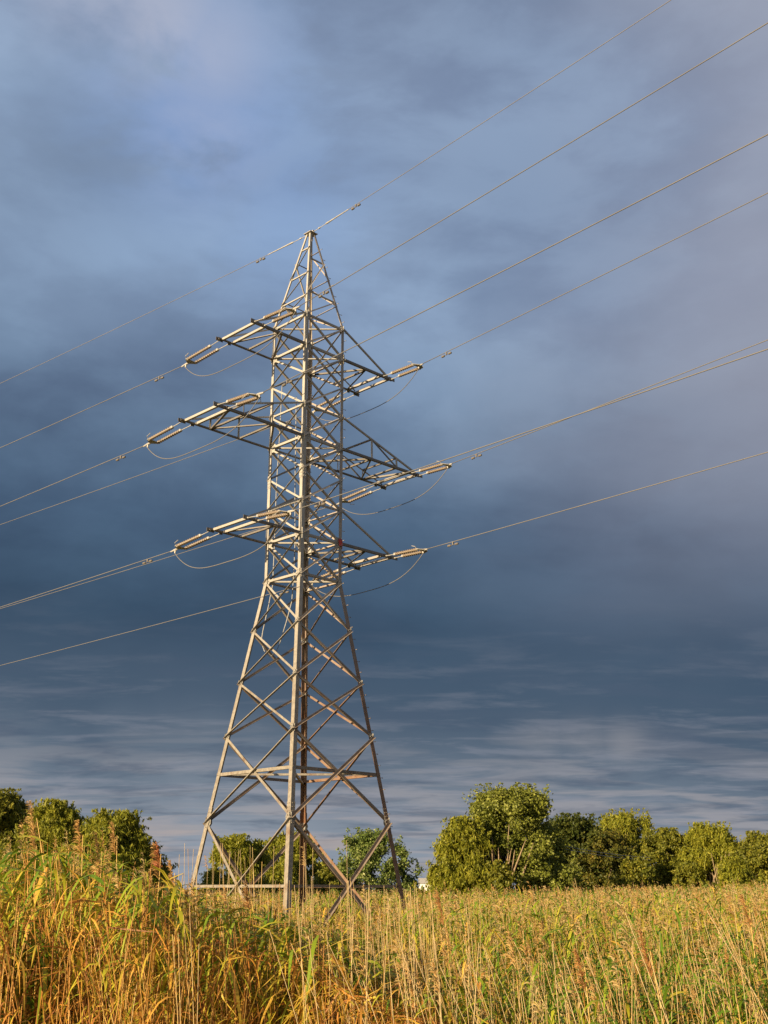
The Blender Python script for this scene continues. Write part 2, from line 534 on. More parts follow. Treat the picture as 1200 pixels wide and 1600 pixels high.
# step bolts up the right and far legs
pin = MB()
pin.tube([Vector((0, 0, 0)), Vector((0.17, 0, 0))], 0.011, 6)
pin.tube([Vector((0.165, 0, 0)), Vector((0.18, 0, 0))], 0.022, 6)
pin_me = None
for c, z0, z1 in ((2, 3.2, 31.0), (3, 3.2, 27.0)):
    z, k = z0, 0
    while z < z1:
        lz, lw = lvl_at(z)
        side = k % 2
        d = FNORM[(0, 2)] if (c == 2 and side == 0) else (-E if c == 2 else (-E if side == 0 else -T))
        P = node(c, (lz, lw)) - d * 0.0 + (CDIR[adj[c][0]] - CDIR[c]).normalized() * 0.0
        inw = -CDIR[c]
        P = P + inw * 0.03
        rot = d.to_track_quat('X', 'Z').to_euler()
        if pin_me is None:
            o = pin.build('step_bolt', M_STEEL_B, legs[c])
            pin_me = o.data
        else:
            o = link(bpy.data.objects.new('step_bolt', pin_me), legs[c])
        o.location = P
        o.rotation_euler = rot
        z += 0.46
        k += 1


def face_brace(name, fc, c0, l0, c1, l1, size, outside, mat, half=False):
    """one bracing angle lying on a face of the body"""
    n = FNORM[fc]
    p0, p1 = node(c0, l0), node(c1, l1)
    ax = (p1 - p0).normalized()
    th = max(0.008, size * 0.09)
    inpl = n.cross(ax).normalized()
    if inpl.z < 0:
        inpl = -inpl
    off = n * (0.004 if outside else -0.022)
    mb = MB()
    o0 = off - inpl * size * 0.5
    mb.angle(p0 + o0, p1 + o0, size, th, inpl, n if outside else -n)
    return mb.build(name, mat, tower)


low = ['G', 'H', 'I', 'J', 'L', 'foot']
upp = ['A', 'B', 'B2', 'C', 'D', 'D2', 'E', 'F', 'G']
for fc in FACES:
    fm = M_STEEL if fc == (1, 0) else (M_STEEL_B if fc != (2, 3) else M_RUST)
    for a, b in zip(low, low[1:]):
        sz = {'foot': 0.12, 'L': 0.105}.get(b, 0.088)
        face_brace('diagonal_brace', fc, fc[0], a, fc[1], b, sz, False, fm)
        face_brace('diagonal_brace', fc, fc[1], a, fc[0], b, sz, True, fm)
    for a, b in zip(upp, upp[1:]):
        face_brace('lattice_brace', fc, fc[0], a, fc[1], b, 0.078, False, fm)
        face_brace('lattice_brace', fc, fc[1], a, fc[0], b, 0.078, True, fm)
    for lv, sz in (('A', 0.085), ('B', 0.10), ('C', 0.075), ('D', 0.10), ('E', 0.075), ('F', 0.10), ('G', 0.10), ('K', 0.12), ('M', 0.10)):
        face_brace('horizontal_strut', fc, fc[0], lv, fc[1], lv, sz, False, fm)
    # peak: struts and diagonals in a zigzag
    zs = [27.55, 26.05, 24.75] if fc in ((1, 0), (2, 3)) else [26.9, 24.95]
    a, b = fc
    prev = 'top'
    flip = False
    for z in zs + [23.60]:
        lv = lvl_at(z + HC)
        if z != 23.60:
            face_brace('peak_brace', fc, a, lv, b, lv, 0.055, False, fm)
        if prev != 'top':
            face_brace('peak_brace', fc, b, prev, a, lv, 0.055, True, fm)
        prev = lv
# plan bracing: a straight tie from the left leg to the right leg, another near to far
for lv in ('A', 'B', 'D', 'F', 'G', 'K'):
    for (c0, c1), dz in (((1, 2), 0.0), ((0, 3), -0.09)):
        mb = MB()
        p0, p1 = node(c0, lv) + UP * (dz - 0.03), node(c1, lv) + UP * (dz - 0.03)
        ax = (p1 - p0).normalized()
        mb.angle(p0, p1, 0.085, 0.009, UP, Vector((-ax.y, ax.x, 0)) * (-1 if c0 == 1 else 1))
        mb.build('plan_tie', M_STEEL, tower)

# gusset plates on the near, left and right legs where arms and belts land
for c in range(4):
    for lv, s in (('A', 0.30), ('B', 0.42), ('C', 0.30), ('D', 0.46), ('E', 0.30), ('F', 0.46), ('G', 0.36), ('H', 0.24), ('I', 0.24), ('J', 0.26), ('L', 0.34)):
        mb = MB()
        for o_ in adj[c]:
            fl = (CDIR[o_] - CDIR[c]).normalized()
            fc = (c, o_) if (c, o_) in FNORM else (o_, c)
            n = FNORM[fc]
            P = node(c, lv) + fl * s * 0.36 - n * 0.034
            q = s * 0.5
            mb.prism([(-q * .9, -q), (q * .5, -q), (q, -q * .35), (q, q * .35), (q * .5, q), (-q * .9, q)], P - n * 0.005, P + n * 0.005, fl, UP)
            for bx, bz in ((-.5, -.6), (-.5, 0), (-.5, .6), (.3, -.4), (.3, .4), (.7, 0)):
                mb.box(P + fl * bx * q + UP * bz * q + n * 0.046, 0.03, 0.024, 0.03, fl, n, UP)
                mb.box(P + fl * bx * q + UP * bz * q - n * 0.012, 0.03, 0.016, 0.03, fl, n, UP)
        mb.build('gusset_plate', M_PLATE, tower)

# cap on the peak
mb = MB()
tp = node(0, 'top') * 0 + UP * LV['top'][0]
mb.box(tp + UP * 0.03, 0.46, 0.46, 0.03, E, T)
mb.box(tp + UP * 0.10, 0.40, 0.10, 0.11, T, E)
mb.box(tp - UP * 0.20, 0.30, 0.012, 0.34, T, E)
mb.build('peak_cap', M_STEEL_B, tower)

# red painted plates on the right leg
mb = MB()
for i, (dz, r) in enumerate(((0.10, 0.09), (-0.12, 0.09), (0.0, 0.12))):
    P = node(2, lvl_at(LV['F'][0] - 0.02))
    n = T if i != 1 else -E
    fl = (CDIR[0] - CDIR[2]).normalized() if i != 1 else (CDIR[3] - CDIR[2]).normalized()
    mb.box(P + fl * 0.10 + n * (0.02 + 0.012 * i) + UP * dz, 0.19, 0.012, 2 * r, fl, n, UP)
o = mb.build('marker_plate', M_RED, tower)
o['label'] = 'small red painted plates on the right leg'


# ---- cross arms
def arm(side, lv, tie_lv, L, mid):
    """side +1: towards the viewer's left; -1: the far right. Every bar is a mesh of its own under the arm."""
    d = E * side
    ca, cb = (1, 0) if side > 0 else (3, 2)
    z = LV[lv][0]
    root = link(bpy.data.objects.new('cross_arm', None), tower)
    root.empty_display_size = 0.2
    ra, rb = node(ca, lv), node(cb, lv)
    mat = M_STEEL if side > 0 else M_STEEL_B
    la = {}
    for r_, s_ in ((ra, -1), (rb, 1)):
        tip = d * (L + 0.16) + T * (1.13 * s_) + UP * z
        mb = MB()
        mb.angle(r_ - UP * 0.05, tip - UP * 0.05, 0.105, 0.011, UP, -T * s_)
        mb.build('chord', M_DULL_SHADED, root)
        la[s_] = (r_, tip)
        tl = node(ca if s_ < 0 else cb, tie_lv)
        te = d * (L - 0.12) + T * (1.10 * s_) + UP * (z + 0.05)
        mb = MB()
        mb.angle(tl, te, 0.07, 0.008, UP, -T * s_)
        mb.build('tie_bar', mat, root)
        # lug plates at the tip
        mb = MB()
        mb.box(d * (L + 0.06) + T * (1.17 * s_) + UP * (z - 0.02), 0.36, 0.016, 0.16, d, T, UP)
        mb.build('lug_plate', M_DULL_SHADED, root)
        mb = MB()
        mb.box(d * (L - 0.46) + T * (1.17 * s_) + UP * (z - 0.02), 0.16, 0.016, 0.16, d, T, UP)
        mb.build('lug_plate', M_DULL_SHADED, root)
        if mid:
            for fr in (0.36, 0.68):
                P = r_.lerp(tip, fr)
                Q = tl.lerp(te, (P.dot(d) - tl.dot(d)) / (te.dot(d) - tl.dot(d)))
                mb = MB()
                mb.angle(P, Q, 0.06, 0.007, -T * s_, d)
                mb.build('post', mat, root)
                la[(s_, fr)] = (P, Q)

    def bar(name, p, q, s):
        mb = MB()
        ax = (q - p).normalized()
        mb.angle(p, q, s, s * 0.11, UP, UP.cross(ax))
        mb.build(name, M_DULL_SHADED if name in ('plan_brace', 'post_strut', 'side_brace') else mat, root)  # plan and side bars take the steel with shade in its colour
    a0, a1 = la[-1]
    b0, b1 = la[1]

    def on(s_, frac):
        p, q = la[s_]
        return p.lerp(q, frac) - UP * 0.03
    span = (a1 - a0).length
    fe, fi = 1 - 0.20 / span, 1 - 0.72 / span
    bar('end_beam', on(-1, fe), on(1, fe), 0.10)
    bar('end_beam', on(-1, fi), on(1, fi), 0.10)
    cuts = [0.0, 0.36, 0.68, fi] if mid else [0.0, 0.46, fi]
    sgn = 1
    for f0, f1 in zip(cuts, cuts[1:]):
        bar('plan_brace', on(-sgn, f0), on(sgn, f1), 0.075)
        if f1 != fi:
            bar('plan_brace', on(-1, f1), on(1, f1), 0.075)
        sgn = -sgn
    if mid:
        for fr in (0.36, 0.68):
            bar('post_strut', la[(-1, fr)][1], la[(1, fr)][1], 0.065)
        bar('side_brace', la[(-1, 0.36)][1], la[(-1, 0.68)][0], 0.05)
        bar('side_brace', la[(1, 0.36)][1], la[(1, 0.68)][0], 0.05)
    return root


ARMS = {}
for nm, side, lv, tie, L, mid in (('top', 1, 'B', 'A', 3.9, False), ('middle', 1, 'D', 'C', 5.55, True), ('bottom', 1, 'F', 'E', 3.88, False),
                                  ('top', -1, 'B', 'A', 4.0, False), ('middle', -1, 'D', 'C', 5.8, True), ('bottom', -1, 'F', 'E', 4.15, False)):
    arm(side, lv, tie, L, mid)
    ARMS[(side, nm)] = (L, LV[lv][0])


# ------------------------------------------------------------------ insulator strings, conductors, jumpers, dampers
def disc_profile(n, pitch, r):
    prof = []
    for i in range(n):
        x = i * pitch
        prof += [(x, 0.035), (x + 0.035, 0.045), (x + 0.050, r * 0.75), (x + 0.066, r), (x + 0.082, r * 0.96), (x + 0.088, r * 0.55), (x + 0.105, 0.032)]
    prof.append((n * pitch, 0.03))
    return prof


_ins_me = None


def insulator(parent, p0, dirv, length):
    global _ins_me
    if _ins_me is None:
        mb = MB()
        prof = disc_profile(11, 0.1275, 0.080)
        mb.tube([Vector((x, 0, 0)) for x, r in prof], [r for x, r in prof], 12)
        me_o = mb.build('insulator', M_INS, parent, smooth=True)
        _ins_me = me_o.data
        o = me_o
    else:
        o = link(bpy.data.objects.new('insulator', _ins_me), parent)
    o.location = p0
    o.rotation_euler = dirv.to_track_quat('X', 'Z').to_euler()
    o.scale = (length / (11 * 0.1275), 1, 1)
    return o


def string_set(label, d, a, along, z, drop, az, total):
    """two parallel strings from the tip of an arm to one yoke; returns the clamp point in the world"""
    h = Vector((math.cos(R(az)), math.sin(R(az)), 0))
    base = TB + d * a + T * (along * 1.18) + UP * (z - 0.03)
    dv = (h * total - UP * drop).normalized()
    ln = math.hypot(total, drop)
    root = empty('insulator_string', base)
    tag(root, label, 'insulator string', 'double tension strings on the pylon arms')
    side = (d - dv * d.dot(dv)).normalized()
    rod, ins, yk = 0.68 * ln / 2.45, 1.40, 0
    for s in (-1, 1):
        mb = MB()
        q0, q1 = side * (0.25 * s), side * (0.22 * s) + dv * rod
        mb.tube([q0, q0.lerp(q1, 0.12), q0.lerp(q1, 0.13), q0.lerp(q1, 0.86), q0.lerp(q1, 0.87), q1], [0.036, 0.036, 0.017, 0.017, 0.045, 0.045], 8)
        mb.box(q1 - dv * 0.02, 0.10, 0.10, 0.09, side, dv.cross(side), dv)
        mb.build('link_rod', M_HARD, root)
        insulator(root, q1, dv, ins)
    yp = dv * (rod + ins)
    mb = MB()
    nn = dv.cross(side).normalized()
    mb.prism([(-0.30, -0.02), (0.30, -0.02), (0.30, 0.07), (0.07, 0.24), (-0.07, 0.24), (-0.30, 0.07)], yp - nn * 0.012, yp + nn * 0.012, side, dv)
    for s in (-1, 1):
        mb.tube([yp + side * (0.22 * s) - dv * 0.02, yp + side * (0.22 * s) + dv * 0.05], 0.055, 8)
    mb.build('yoke_plate', M_HARD, root)
    mb = MB()
    for s in (-1, 1):
        mb.tube([yp + side * (0.27 * s), yp + side * (0.36 * s) + nn * 0.10, yp + side * (0.36 * s) - dv * 0.22 + nn * 0.16], 0.014, 6)
    mb.build('arcing_horn', M_HARD, root)
    mb = MB()
    e = dv * ln
    mb.tube([yp + dv * 0.2, yp + dv * 0.26, e, e + dv * 0.25], [0.03, 0.05, 0.05, 0.03], 8)
    mb.tube([e - dv * 0.05, e - dv * 0.02 - UP * 0.14], [0.035, 0.03], 8)
    mb.build('tension_clamp', M_HARD, root)
    return base + e, dv


def wire_pts(p0, az, slope, b, S):
    h = Vector((math.cos(R(az)), math.sin(R(az)), 0))
    return [p0 + h * s + UP * (slope * s + b * s * s) for s in S]


def damper(p, tang, label):
    root = empty('vibration_damper', p)
    tag(root, label, 'damper', 'vibration dampers clipped to the wires')
    mb = MB()
    mb.box(UP * -0.05, 0.06, 0.05, 0.13, tang, tang.cross(UP).normalized(), UP)
    mb.build('clamp', M_DULL_SHADED, root)
    mb = MB()
    mb.tube([tang * -0.20 - UP * 0.11, tang * 0.20 - UP * 0.11], 0.010, 6)
    mb.build('messenger', M_DULL_SHADED, root)
    for s in (-1, 1):
        mb = MB()
        c = tang * (0.21 * s) - UP * 0.11
        mb.tube([c - tang * 0.09, c - tang * 0.07, c + tang * 0.07, c + tang * 0.09], [0.03, 0.05, 0.05, 0.03], 8)
        mb.build('weight', M_DULL_SHADED, root)


SIDE_WORD = {1: 'nearer', -1: 'farther'}
SPAN_L, SPAN_R = np.concatenate([np.linspace(0, 60, 41), np.linspace(65, 260, 40)]), np.linspace(0, 95, 64)
LEFTW = {(1, 'top'): (140, -0.025, .0003), (1, 'middle'): (140, -0.04, .0003), (1, 'bottom'): (140, -0.04, .0003),
         (-1, 'top'): (140, -0.015, .0002), (-1, 'middle'): (140, -0.033, .0002), (-1, 'bottom'): (140.5, -0.04, .0002)}
RIGHTW = {(1, 'top'): (-48.5, 0.005, .0002), (1, 'middle'): (-49.5, -0.03, .0004), (1, 'bottom'): (-49, -0.04, .0003),
          (-1, 'top'): (-49.5, 0.0, .0002), (-1, 'middle'): (-49, 0.005, .0002), (-1, 'bottom'): (-48.5, -0.02, .0003)}
for (side, nm), (L, z) in ARMS.items():
    d = E * side
    ends = {}
    for along in (-1, 1):
        az = 140 if along < 0 else -49
        way = 'leftwards into the distance' if along < 0 else 'rightwards over the field'
        total = 2.5 if (along < 0 or side > 0) else 2.12
        drop = 0.30 if (along < 0 or side > 0) else 0.15
        lab = f'pair of brown insulator strings on the {nm} arm of the {SIDE_WORD[side]} side, pulling {way.split()[0]}'
        ep, dv = string_set(lab, d, L - 0.22, along, z, drop, az, total)
        ends[along] = ep
        waz, ws, wb = (LEFTW if along < 0 else RIGHTW)[(side, nm)]
        S = SPAN_L if along < 0 else SPAN_R
        pts = wire_pts(ep, waz, ws, wb, S)
        mb = MB()
        mb.tube(pts, 0.0165, 6)
        o = mb.build('conductor_wire', M_WIRE, None, ep, smooth=True)
        tag(o, f'wire running {way} from the {nm} arm on the {SIDE_WORD[side]} side', 'power line', 'conductors of the power line')
        dp = wire_pts(ep, waz, ws, wb, [1.75, 1.76])
        damper(dp[0] - UP * 0.02, (dp[1] - dp[0]).normalized(), f'small dumbbell damper on the wire going {way.split()[0]} from the {SIDE_WORD[side]} {nm} arm')
    # jumper loop under the arm
    mb = MB()
    a_, b_ = ends[-1] - UP * 0.12, ends[1] - UP * 0.12
    pts = []
    for i in range(33):
        t = i / 32
        q = abs(2 * t - 1)
        sag = (1.15 if side > 0 else 0.95) * (1 - q ** 3.2)
        pts.append(a_.lerp(b_, t) - UP * sag + d * (0.12 * math.sin(math.pi * t)))
    mb.tube(pts, 0.0165, 6)
    o = mb.build('jumper_wire', M_WIRE, None, pts[0], smooth=True)
    tag(o, f'slack jumper loop hanging below the {nm} arm on the {SIDE_WORD[side]} side', 'jumper cable', 'jumper loops under the arms')

# earth wire at the peak
ptop = TB + UP * (LV['top'][0] + 0.06)
for along, (az, sl_, b), S, word in ((-1, (139.5, -0.005, .0004), SPAN_L, 'leftwards into the distance'), (1, (-50, -0.04, .0004), SPAN_R, 'rightwards over the field')):
    h = Vector((math.cos(R(az)), math.sin(R(az)), 0))
    st = ptop + h * 0.2
    fit = empty('earth_wire_clamp', st)
    tag(fit, f'thin tension fitting at the pylon peak pulling {word.split()[0]}', 'clamp', 'earth wire fittings at the peak')
    dv = (h + UP * sl_).normalized()
    mb = MB()
    mb.tube([dv * -0.02, dv * 0.9], 0.016, 6)
    mb.box(dv * 0.45, 0.05, 0.05, 0.12, dv.cross(UP).normalized(), UP, dv)
    mb.build('link_rod', M_HARD, fit)
    mb = MB()
    mb.tube([dv * 0.9, dv * 1.0, dv * 1.5, dv * 2.6], [0.02, 0.042, 0.03, 0.022], 8)
    mb.build('preformed_grip', M_HARD, fit)
    mb = MB()
    p0 = st + dv * 0.9
    mb.tube(wire_pts(p0, az, sl_, b, S), 0.0135, 6)
    o = mb.build('earth_wire', M_EARTHW, None, p0, smooth=True)
    tag(o, f'thinnest and highest wire, running {word} from the peak', 'power line', 'earth wires')
    dp = wire_pts(p0, az, sl_, b, [2.2, 2.21])
    damper(dp[0], (dp[1] - dp[0]).normalized(), f'small dumbbell damper on the topmost wire going {word.split()[0]}')
# slack pale cable looped down the inside of the body


def unproj(px, py, y):
    """a real point at ground distance y that lies along a viewing direction measured from the photograph"""
    u, v = (px - 600) / FPX, -(py - 800) / FPX
    r = Vector((u, math.cos(PITCH) - v * math.sin(PITCH), math.sin(PITCH) + v * math.cos(PITCH)))
    return r * (y / r.y) + UP * HC


pix = [(441, 598), (437, 680), (432, 760), (429, 850), (426, 915), (419, 950), (411, 985), (408, 1003), (413, 1017), (422, 1026), (431, 1020), (438, 1003),
       (448, 970), (456, 940), (459, 900), (461, 850), (461, 760), (462, 690), (463, 620)]
mb = MB()
cp = [unproj(px, py, 46.6) for px, py in pix]
mb.tube(cp, 0.022, 6)
o = mb.build('slack_cable', M_CABLE, None, cp[0], smooth=True)
tag(o, 'pale slack cable hanging in a long loop inside the pylon body', 'cable')


# ------------------------------------------------------------------ vegetation helpers (vectorised)
def ribbons(P, Wd, side, name, mat, tint, parent=None, loc=None):
    """P (N,K,3) centre lines, Wd (N,K) widths, side (N,3) unit vectors -> one mesh of N blades"""
    N, K, _ = P.shape
    off = side[:, None, :] * Wd[:, :, None] * 0.5
    V = np.stack([P - off, P + off], 2).reshape(-1, 3)
    b = (np.arange(N) * K * 2)[:, None] + (np.arange(K - 1) * 2)[None, :]
    b = b.ravel()
    F = np.stack([b, b + 1, b + 3, b + 2], 1)
    t = np.repeat(tint, K * 2) if tint.ndim == 1 else np.repeat(tint.ravel(), 2)
    return V, F, t


def stems3(P, rad, tint):
    """three-sided tubes along P (N,K,3)"""
    N, K, _ = P.shape
    a = np.arange(3) * 2 * math.pi / 3
    ring = np.stack([np.cos(a), np.sin(a), np.zeros(3)], -1)
    V = (P[:, :, None, :] + ring[None, None] * rad[:, :, None, None]).reshape(-1, 3)
    base = (np.arange(N) * K * 3)[:, None, None] + (np.arange(K - 1) * 3)[None, :, None]
    k = np.arange(3)[None, None, :]
    k2 = (k + 1) % 3
    F = np.stack(np.broadcast_arrays(base + k, base + k2, base + 3 + k2, base + 3 + k), -1).reshape(-1, 4)
    return V, F, np.repeat(tint, K * 3)


class Pile:
    def __init__(self):
        self.V, self.F, self.t, self.n = [], [], [], 0

    def add(self, vft):
        V, F, t = vft
        self.V.append(V)
        self.F.append(F + self.n)
        self.t.append(t)
        self.n += len(V)

    def build(self, name, mat, parent=None, loc=None, smooth=True):
        V = np.concatenate(self.V)
        if loc is not None and parent is None:
            V = V - np.asarray(loc)
        return mesh_np(name, V, np.concatenate(self.F), mat, parent, smooth, {'tint': np.concatenate(self.t)}, loc if parent is None else None)


def unit(v):
    return v / np.maximum(np.linalg.norm(v, axis=-1, keepdims=True), 1e-9)


WIND = np.array([-0.55, 0.15, 0.0])        # the reeds lean a little to the left


def patch(x, y, s=1.0, o=0.0):
    """smooth patchiness over the field, -1..1"""
    return (np.sin(x * .37 * s + 1.7 + o) * np.cos(y * .29 * s - .4 + o) + .6 * np.sin(x * .83 * s - y * .41 * s + 2.1 * o + .5) + .4 * np.cos(x * 1.9 * s + y * 1.3 * s + o)) / 2.0


def grow(x, y, ztop, lean, stem_r, n_leaf, leaf_len, leaf_w, leaf_from, green, stalk_t, plume_p, plume_len, piles, K=5, leaf_to=1.0, n_pl=46, pl_w=0.006):
    """reeds at (x, y) whose tips reach ztop; green (N,) 0 fresh .. 1 dead shifts the blade colour"""
    LEAFP, STEMP, PLUMEP = piles
    N = len(x)
    zb = ground_z(x, y) - 0.05
    H = np.maximum(ztop - zb, 0.25)
    az = rng.uniform(0, 2 * math.pi, N)
    ln = lean * rng.uniform(0.2, 1.0, N)
    dirx = np.cos(az) * ln + WIND[0] * lean * 0.7
    diry = np.sin(az) * ln
    ts = np.linspace(0, 1, K)
    base = np.stack([x, y, zb], 1)

    def along(t):
        t = np.asarray(t)
        o = t ** 1.7
        return base[:, None, :] + np.stack([dirx[:, None] * o * H[:, None], diry[:, None] * o * H[:, None], np.broadcast_to(t, (N, t.shape[-1])) * H[:, None]], -1)
    if STEMP is not None:
        P = along(np.broadcast_to(ts, (N, K)))
        rad = stem_r * rng.uniform(0.7, 1.25, N)[:, None] * (1.0 - 0.55 * ts)[None, :]
        STEMP.add(stems3(P, rad, np.clip(stalk_t + rng.normal(0, .17, N), 0, 1)))
    if n_leaf:
        tl = np.linspace(leaf_from, leaf_to, n_leaf)[None, :] + rng.uniform(-.5, .5, (N, n_leaf)) * (leaf_to - leaf_from) / n_leaf
        tl = np.clip(tl, 0.02, 1.0)
        o = tl ** 1.7
        A = base[:, None, :] + np.stack([dirx[:, None] * o * H[:, None], diry[:, None] * o * H[:, None], tl * H[:, None]], -1)
        M = N * n_leaf
        A = A.reshape(M, 3)
        rel = tl.reshape(M)
        aa = rng.uniform(0, 2 * math.pi, M)
        hd = np.stack([np.cos(aa), np.sin(aa), np.zeros(M)], 1) + WIND * 0.8
        hd = unit(hd * np.array([1, 1, 0]))
        L = leaf_len * rng.uniform(0.55, 1.25, M) * (0.65 + 0.35 * rel)
        deadness = np.clip(np.repeat(green, n_leaf) + (0.72 - rel) * 0.75 + rng.normal(0, .16, M), 0, 1)
        up0 = np.where(deadness > 0.62, rng.uniform(-0.5, 0.8, M), rng.uniform(-0.15, 0.65, M))
        droop = np.where(deadness > 0.62, rng.uniform(0.9, 2.2, M), rng.uniform(0.4, 1.4, M))
        KK = 5
        q = np.linspace(0, 1, KK)[None, :]
        hor = L[:, None] * (q - 0.22 * q ** 2)
        ver = L[:, None] * (up0[:, None] * q - droop[:, None] * q ** 2)
        P = A[:, None, :] + hd[:, None, :] * hor[..., None] + np.array([0, 0, 1.0]) * ver[..., None]
        wprof = np.array([0.55, 1.0, 0.9, 0.6, 0.05])
        wd = leaf_w * rng.uniform(0.6, 1.25, M)[:, None] * wprof[None, :]
        sd = np.stack([-hd[:, 1], hd[:, 0], rng.uniform(-.5, .5, M)], 1)
        LEAFP.add(ribbons(P, wd, unit(sd), None, None, deadness))
    if plume_p > 0 and PLUMEP is not None:
        sel = np.where(rng.uniform(0, 1, N) < plume_p)[0]
        n = len(sel)
        if n:
            tip = along(np.ones((N, 1)))[sel, 0]
            PLUMEP.add(plume_geo(tip, plume_len * rng.uniform(0.7, 1.2, n), n_pl, pl_w))


def plume_geo(tip, L, n_pl, w):
    """drooping feathery heads on the given tips"""
    n = len(tip)
    m = n * n_pl
    f = rng.uniform(0, 1, (n, n_pl))
    root = tip[:, None, :] + np.array([0, 0, 1.0]) * ((f - 0.35) * L[:, None])[..., None] + WIND * (f * L[:, None] * 0.35)[..., None]
    aa = rng.uniform(0, 2 * math.pi, (n, n_pl))
    hd = np.stack([np.cos(aa), np.sin(aa), np.zeros_like(aa)], -1) + WIND * 0.9
    bl = L[:, None] * rng.uniform(0.25, 0.6, (n, n_pl)) * (1.05 - 0.65 * f)
    q = np.linspace(0, 1, 4)
    P = root[:, :, None, :] + hd[:, :, None, :] * (bl[..., None] * (0.42 * q))[..., None] + np.array([0, 0, 1.0]) * (bl[..., None] * (0.95 * q - 0.75 * q ** 2))[..., None]
    P = P.reshape(m, 4, 3)
    wd = (w * rng.uniform(0.6, 1.4, m))[:, None] * np.array([0.5, 1.0, 0.9, 0.15])[None, :]
    sd = unit(rng.normal(0, 1, (m, 3)))
    t = np.clip(np.repeat(rng.uniform(0.0, 0.62, n), n_pl) + rng.normal(0, .1, m), 0, 1)
    return ribbons(P, wd, sd, None, None, t)


COSP, SINP = math.cos(PITCH), math.sin(PITCH)


def x_at(px, y):
    """sideways place at ground distance y (near eye level) seen at photo column px"""
    return (px - 600) / FPX * (y * COSP)


def col_at(x, y):
    return 600 + FPX * x / (y * COSP)


def z_at(py, y):
    v = -(py - 800) / FPX
    return HC + y * (SINP + v * COSP) / (COSP - v * SINP)


def scatter(n, y0, y1, margin, c0=-250, c1=1450):
    """n places between distances y0 and y1, even over the ground, a little wider than the view"""
    y = np.sqrt(rng.uniform(y0 ** 2, y1 ** 2, n))
    c = rng.uniform(c0, c1, n)
    return (c - 600) / FPX * y * COSP, y


# ------------------------------------------------------------------ reeds
# outline of the tall reeds on the near left, as heights at their distance
TOP_C = np.array([-300, 0, 60, 120, 190, 250, 300, 360, 430, 520, 600, 660, 760, 900, 1100, 1500])
TOP_Y = np.array([1358, 1358, 1325, 1308, 1336, 1356, 1382, 1392, 1402, 1436, 1476, 1500, 1530, 1540, 1535, 1535])


def near_top(x, y):
    return z_at(np.interp(col_at(x, y), TOP_C, TOP_Y), y)


def stuff(pile, name, mat):
    o = pile.build(name, mat)
    return o


RL, RS, RP = Pile(), Pile(), Pile()
def clumps(m, per, spread, y0, y1, c0, c1):
    """places gathered in tussocks; also a random number shared by each tussock"""
    cx, cy = scatter(m, y0, y1, 0, c0, c1)
    k = rng.poisson(per, m) + 1
    sh = np.repeat(rng.normal(0, 1, m), k)
    n = k.sum()
    return np.repeat(cx, k) + rng.normal(0, spread, n), np.maximum(np.repeat(cy, k) + rng.normal(0, spread, n), y0 - .3), sh


# tall leafy reeds, near left
x, y, sh = clumps(210, 11, 0.16, 7.2, 13.0, -320, 690)
c = col_at(x, y)
keep = (rng.uniform(0, 1, len(x)) < np.interp(c, [500, 690], [1, .35])) & (patch(x, y, 5.0, 1.0) > -0.18)
x, y, sh = x[keep], y[keep], sh[keep]
zt = near_top(x, y) - np.abs(rng.normal(0, 0.12, len(x))) - np.abs(sh) * 0.13
gr = np.clip(0.43 + 0.18 * sh + 0.10 * patch(x, y, 2.2) + np.interp(col_at(x, y), [0, 350, 600], [-.06, .04, .08]), 0.05, 0.9)
grow(x, y, zt, 0.15, 0.0050, 21, 0.38, 0.024, 0.36, gr, 0.62, 0.11, 0.24, (RL, RS, RP), K=6)
# bare orange stems filling the lower half of that stand
x, y, sh = clumps(210, 9, 0.09, 6.4, 11.0, -320, 760)
keep = patch(x, y, 5.0, 1.0) > -0.30
x, y, sh = x[keep], y[keep], sh[keep]
zt = near_top(x, y) - rng.uniform(0.15, 0.75, len(x))
grow(x, y, zt, 0.20, 0.0048, 5, 0.20, 0.012, 0.35, np.clip(0.74 + .1 * sh, 0, 1), 0.62, 0.0, 0.2, (RL, RS, RP), K=4)
# broken, bent and matted dead blades that fill the lower half
def matted(n, y0, y1, c0, c1, zlo, zhi, L, w, tmin, tmax, n_topcap):
    x, y = scatter(n, y0, y1, 0, c0, c1)
    keep = patch(x, y, 5.0, 1.0) > -0.36
    x, y = x[keep], y[keep]
    n = len(x)
    top = n_topcap(x, y)
    z = np.minimum(ground_z(x, y) + rng.uniform(zlo, zhi, n), top)
    hd = unit(rng.normal(0, 1, (n, 3)) * np.array([1, 1, 1.5]))
    bend = rng.normal(0, .5, (n, 3)) + np.array([0, 0, -.5])
    q = np.linspace(0, 1, 5)
    ll = L * rng.uniform(.4, 1.3, n)
    kink = np.where(q[None, :] > rng.uniform(.3, .7, n)[:, None], 1.0, 0.0)
    P = np.stack([x, y, z], 1)[:, None, :] + hd[:, None, :] * (ll[:, None] * q)[..., None] + bend[:, None, :] * (ll[:, None] * (q ** 2 + kink * q * .35))[..., None]
    wd = w * rng.uniform(.5, 1.3, n)[:, None] * np.array([.6, 1, .9, .7, .1])[None, :]
    RL.add(ribbons(P, wd, unit(rng.normal(0, 1, (n, 3))), None, None, np.clip(rng.uniform(tmin, tmax, n) + .12 * patch(x, y, 2.5), 0, 1)))


matted(15000, 6.6, 11.0, -320, 720, 0.3, 2.2, 0.15, 0.0095, .48, 1.0, lambda x, y: near_top(x, y) - .35)
matted(5000, 5.6, 11.0, 600, 1480, 0.2, 1.4, 0.16, 0.009, .25, .90, lambda x, y: HC - .75 + 0 * x)
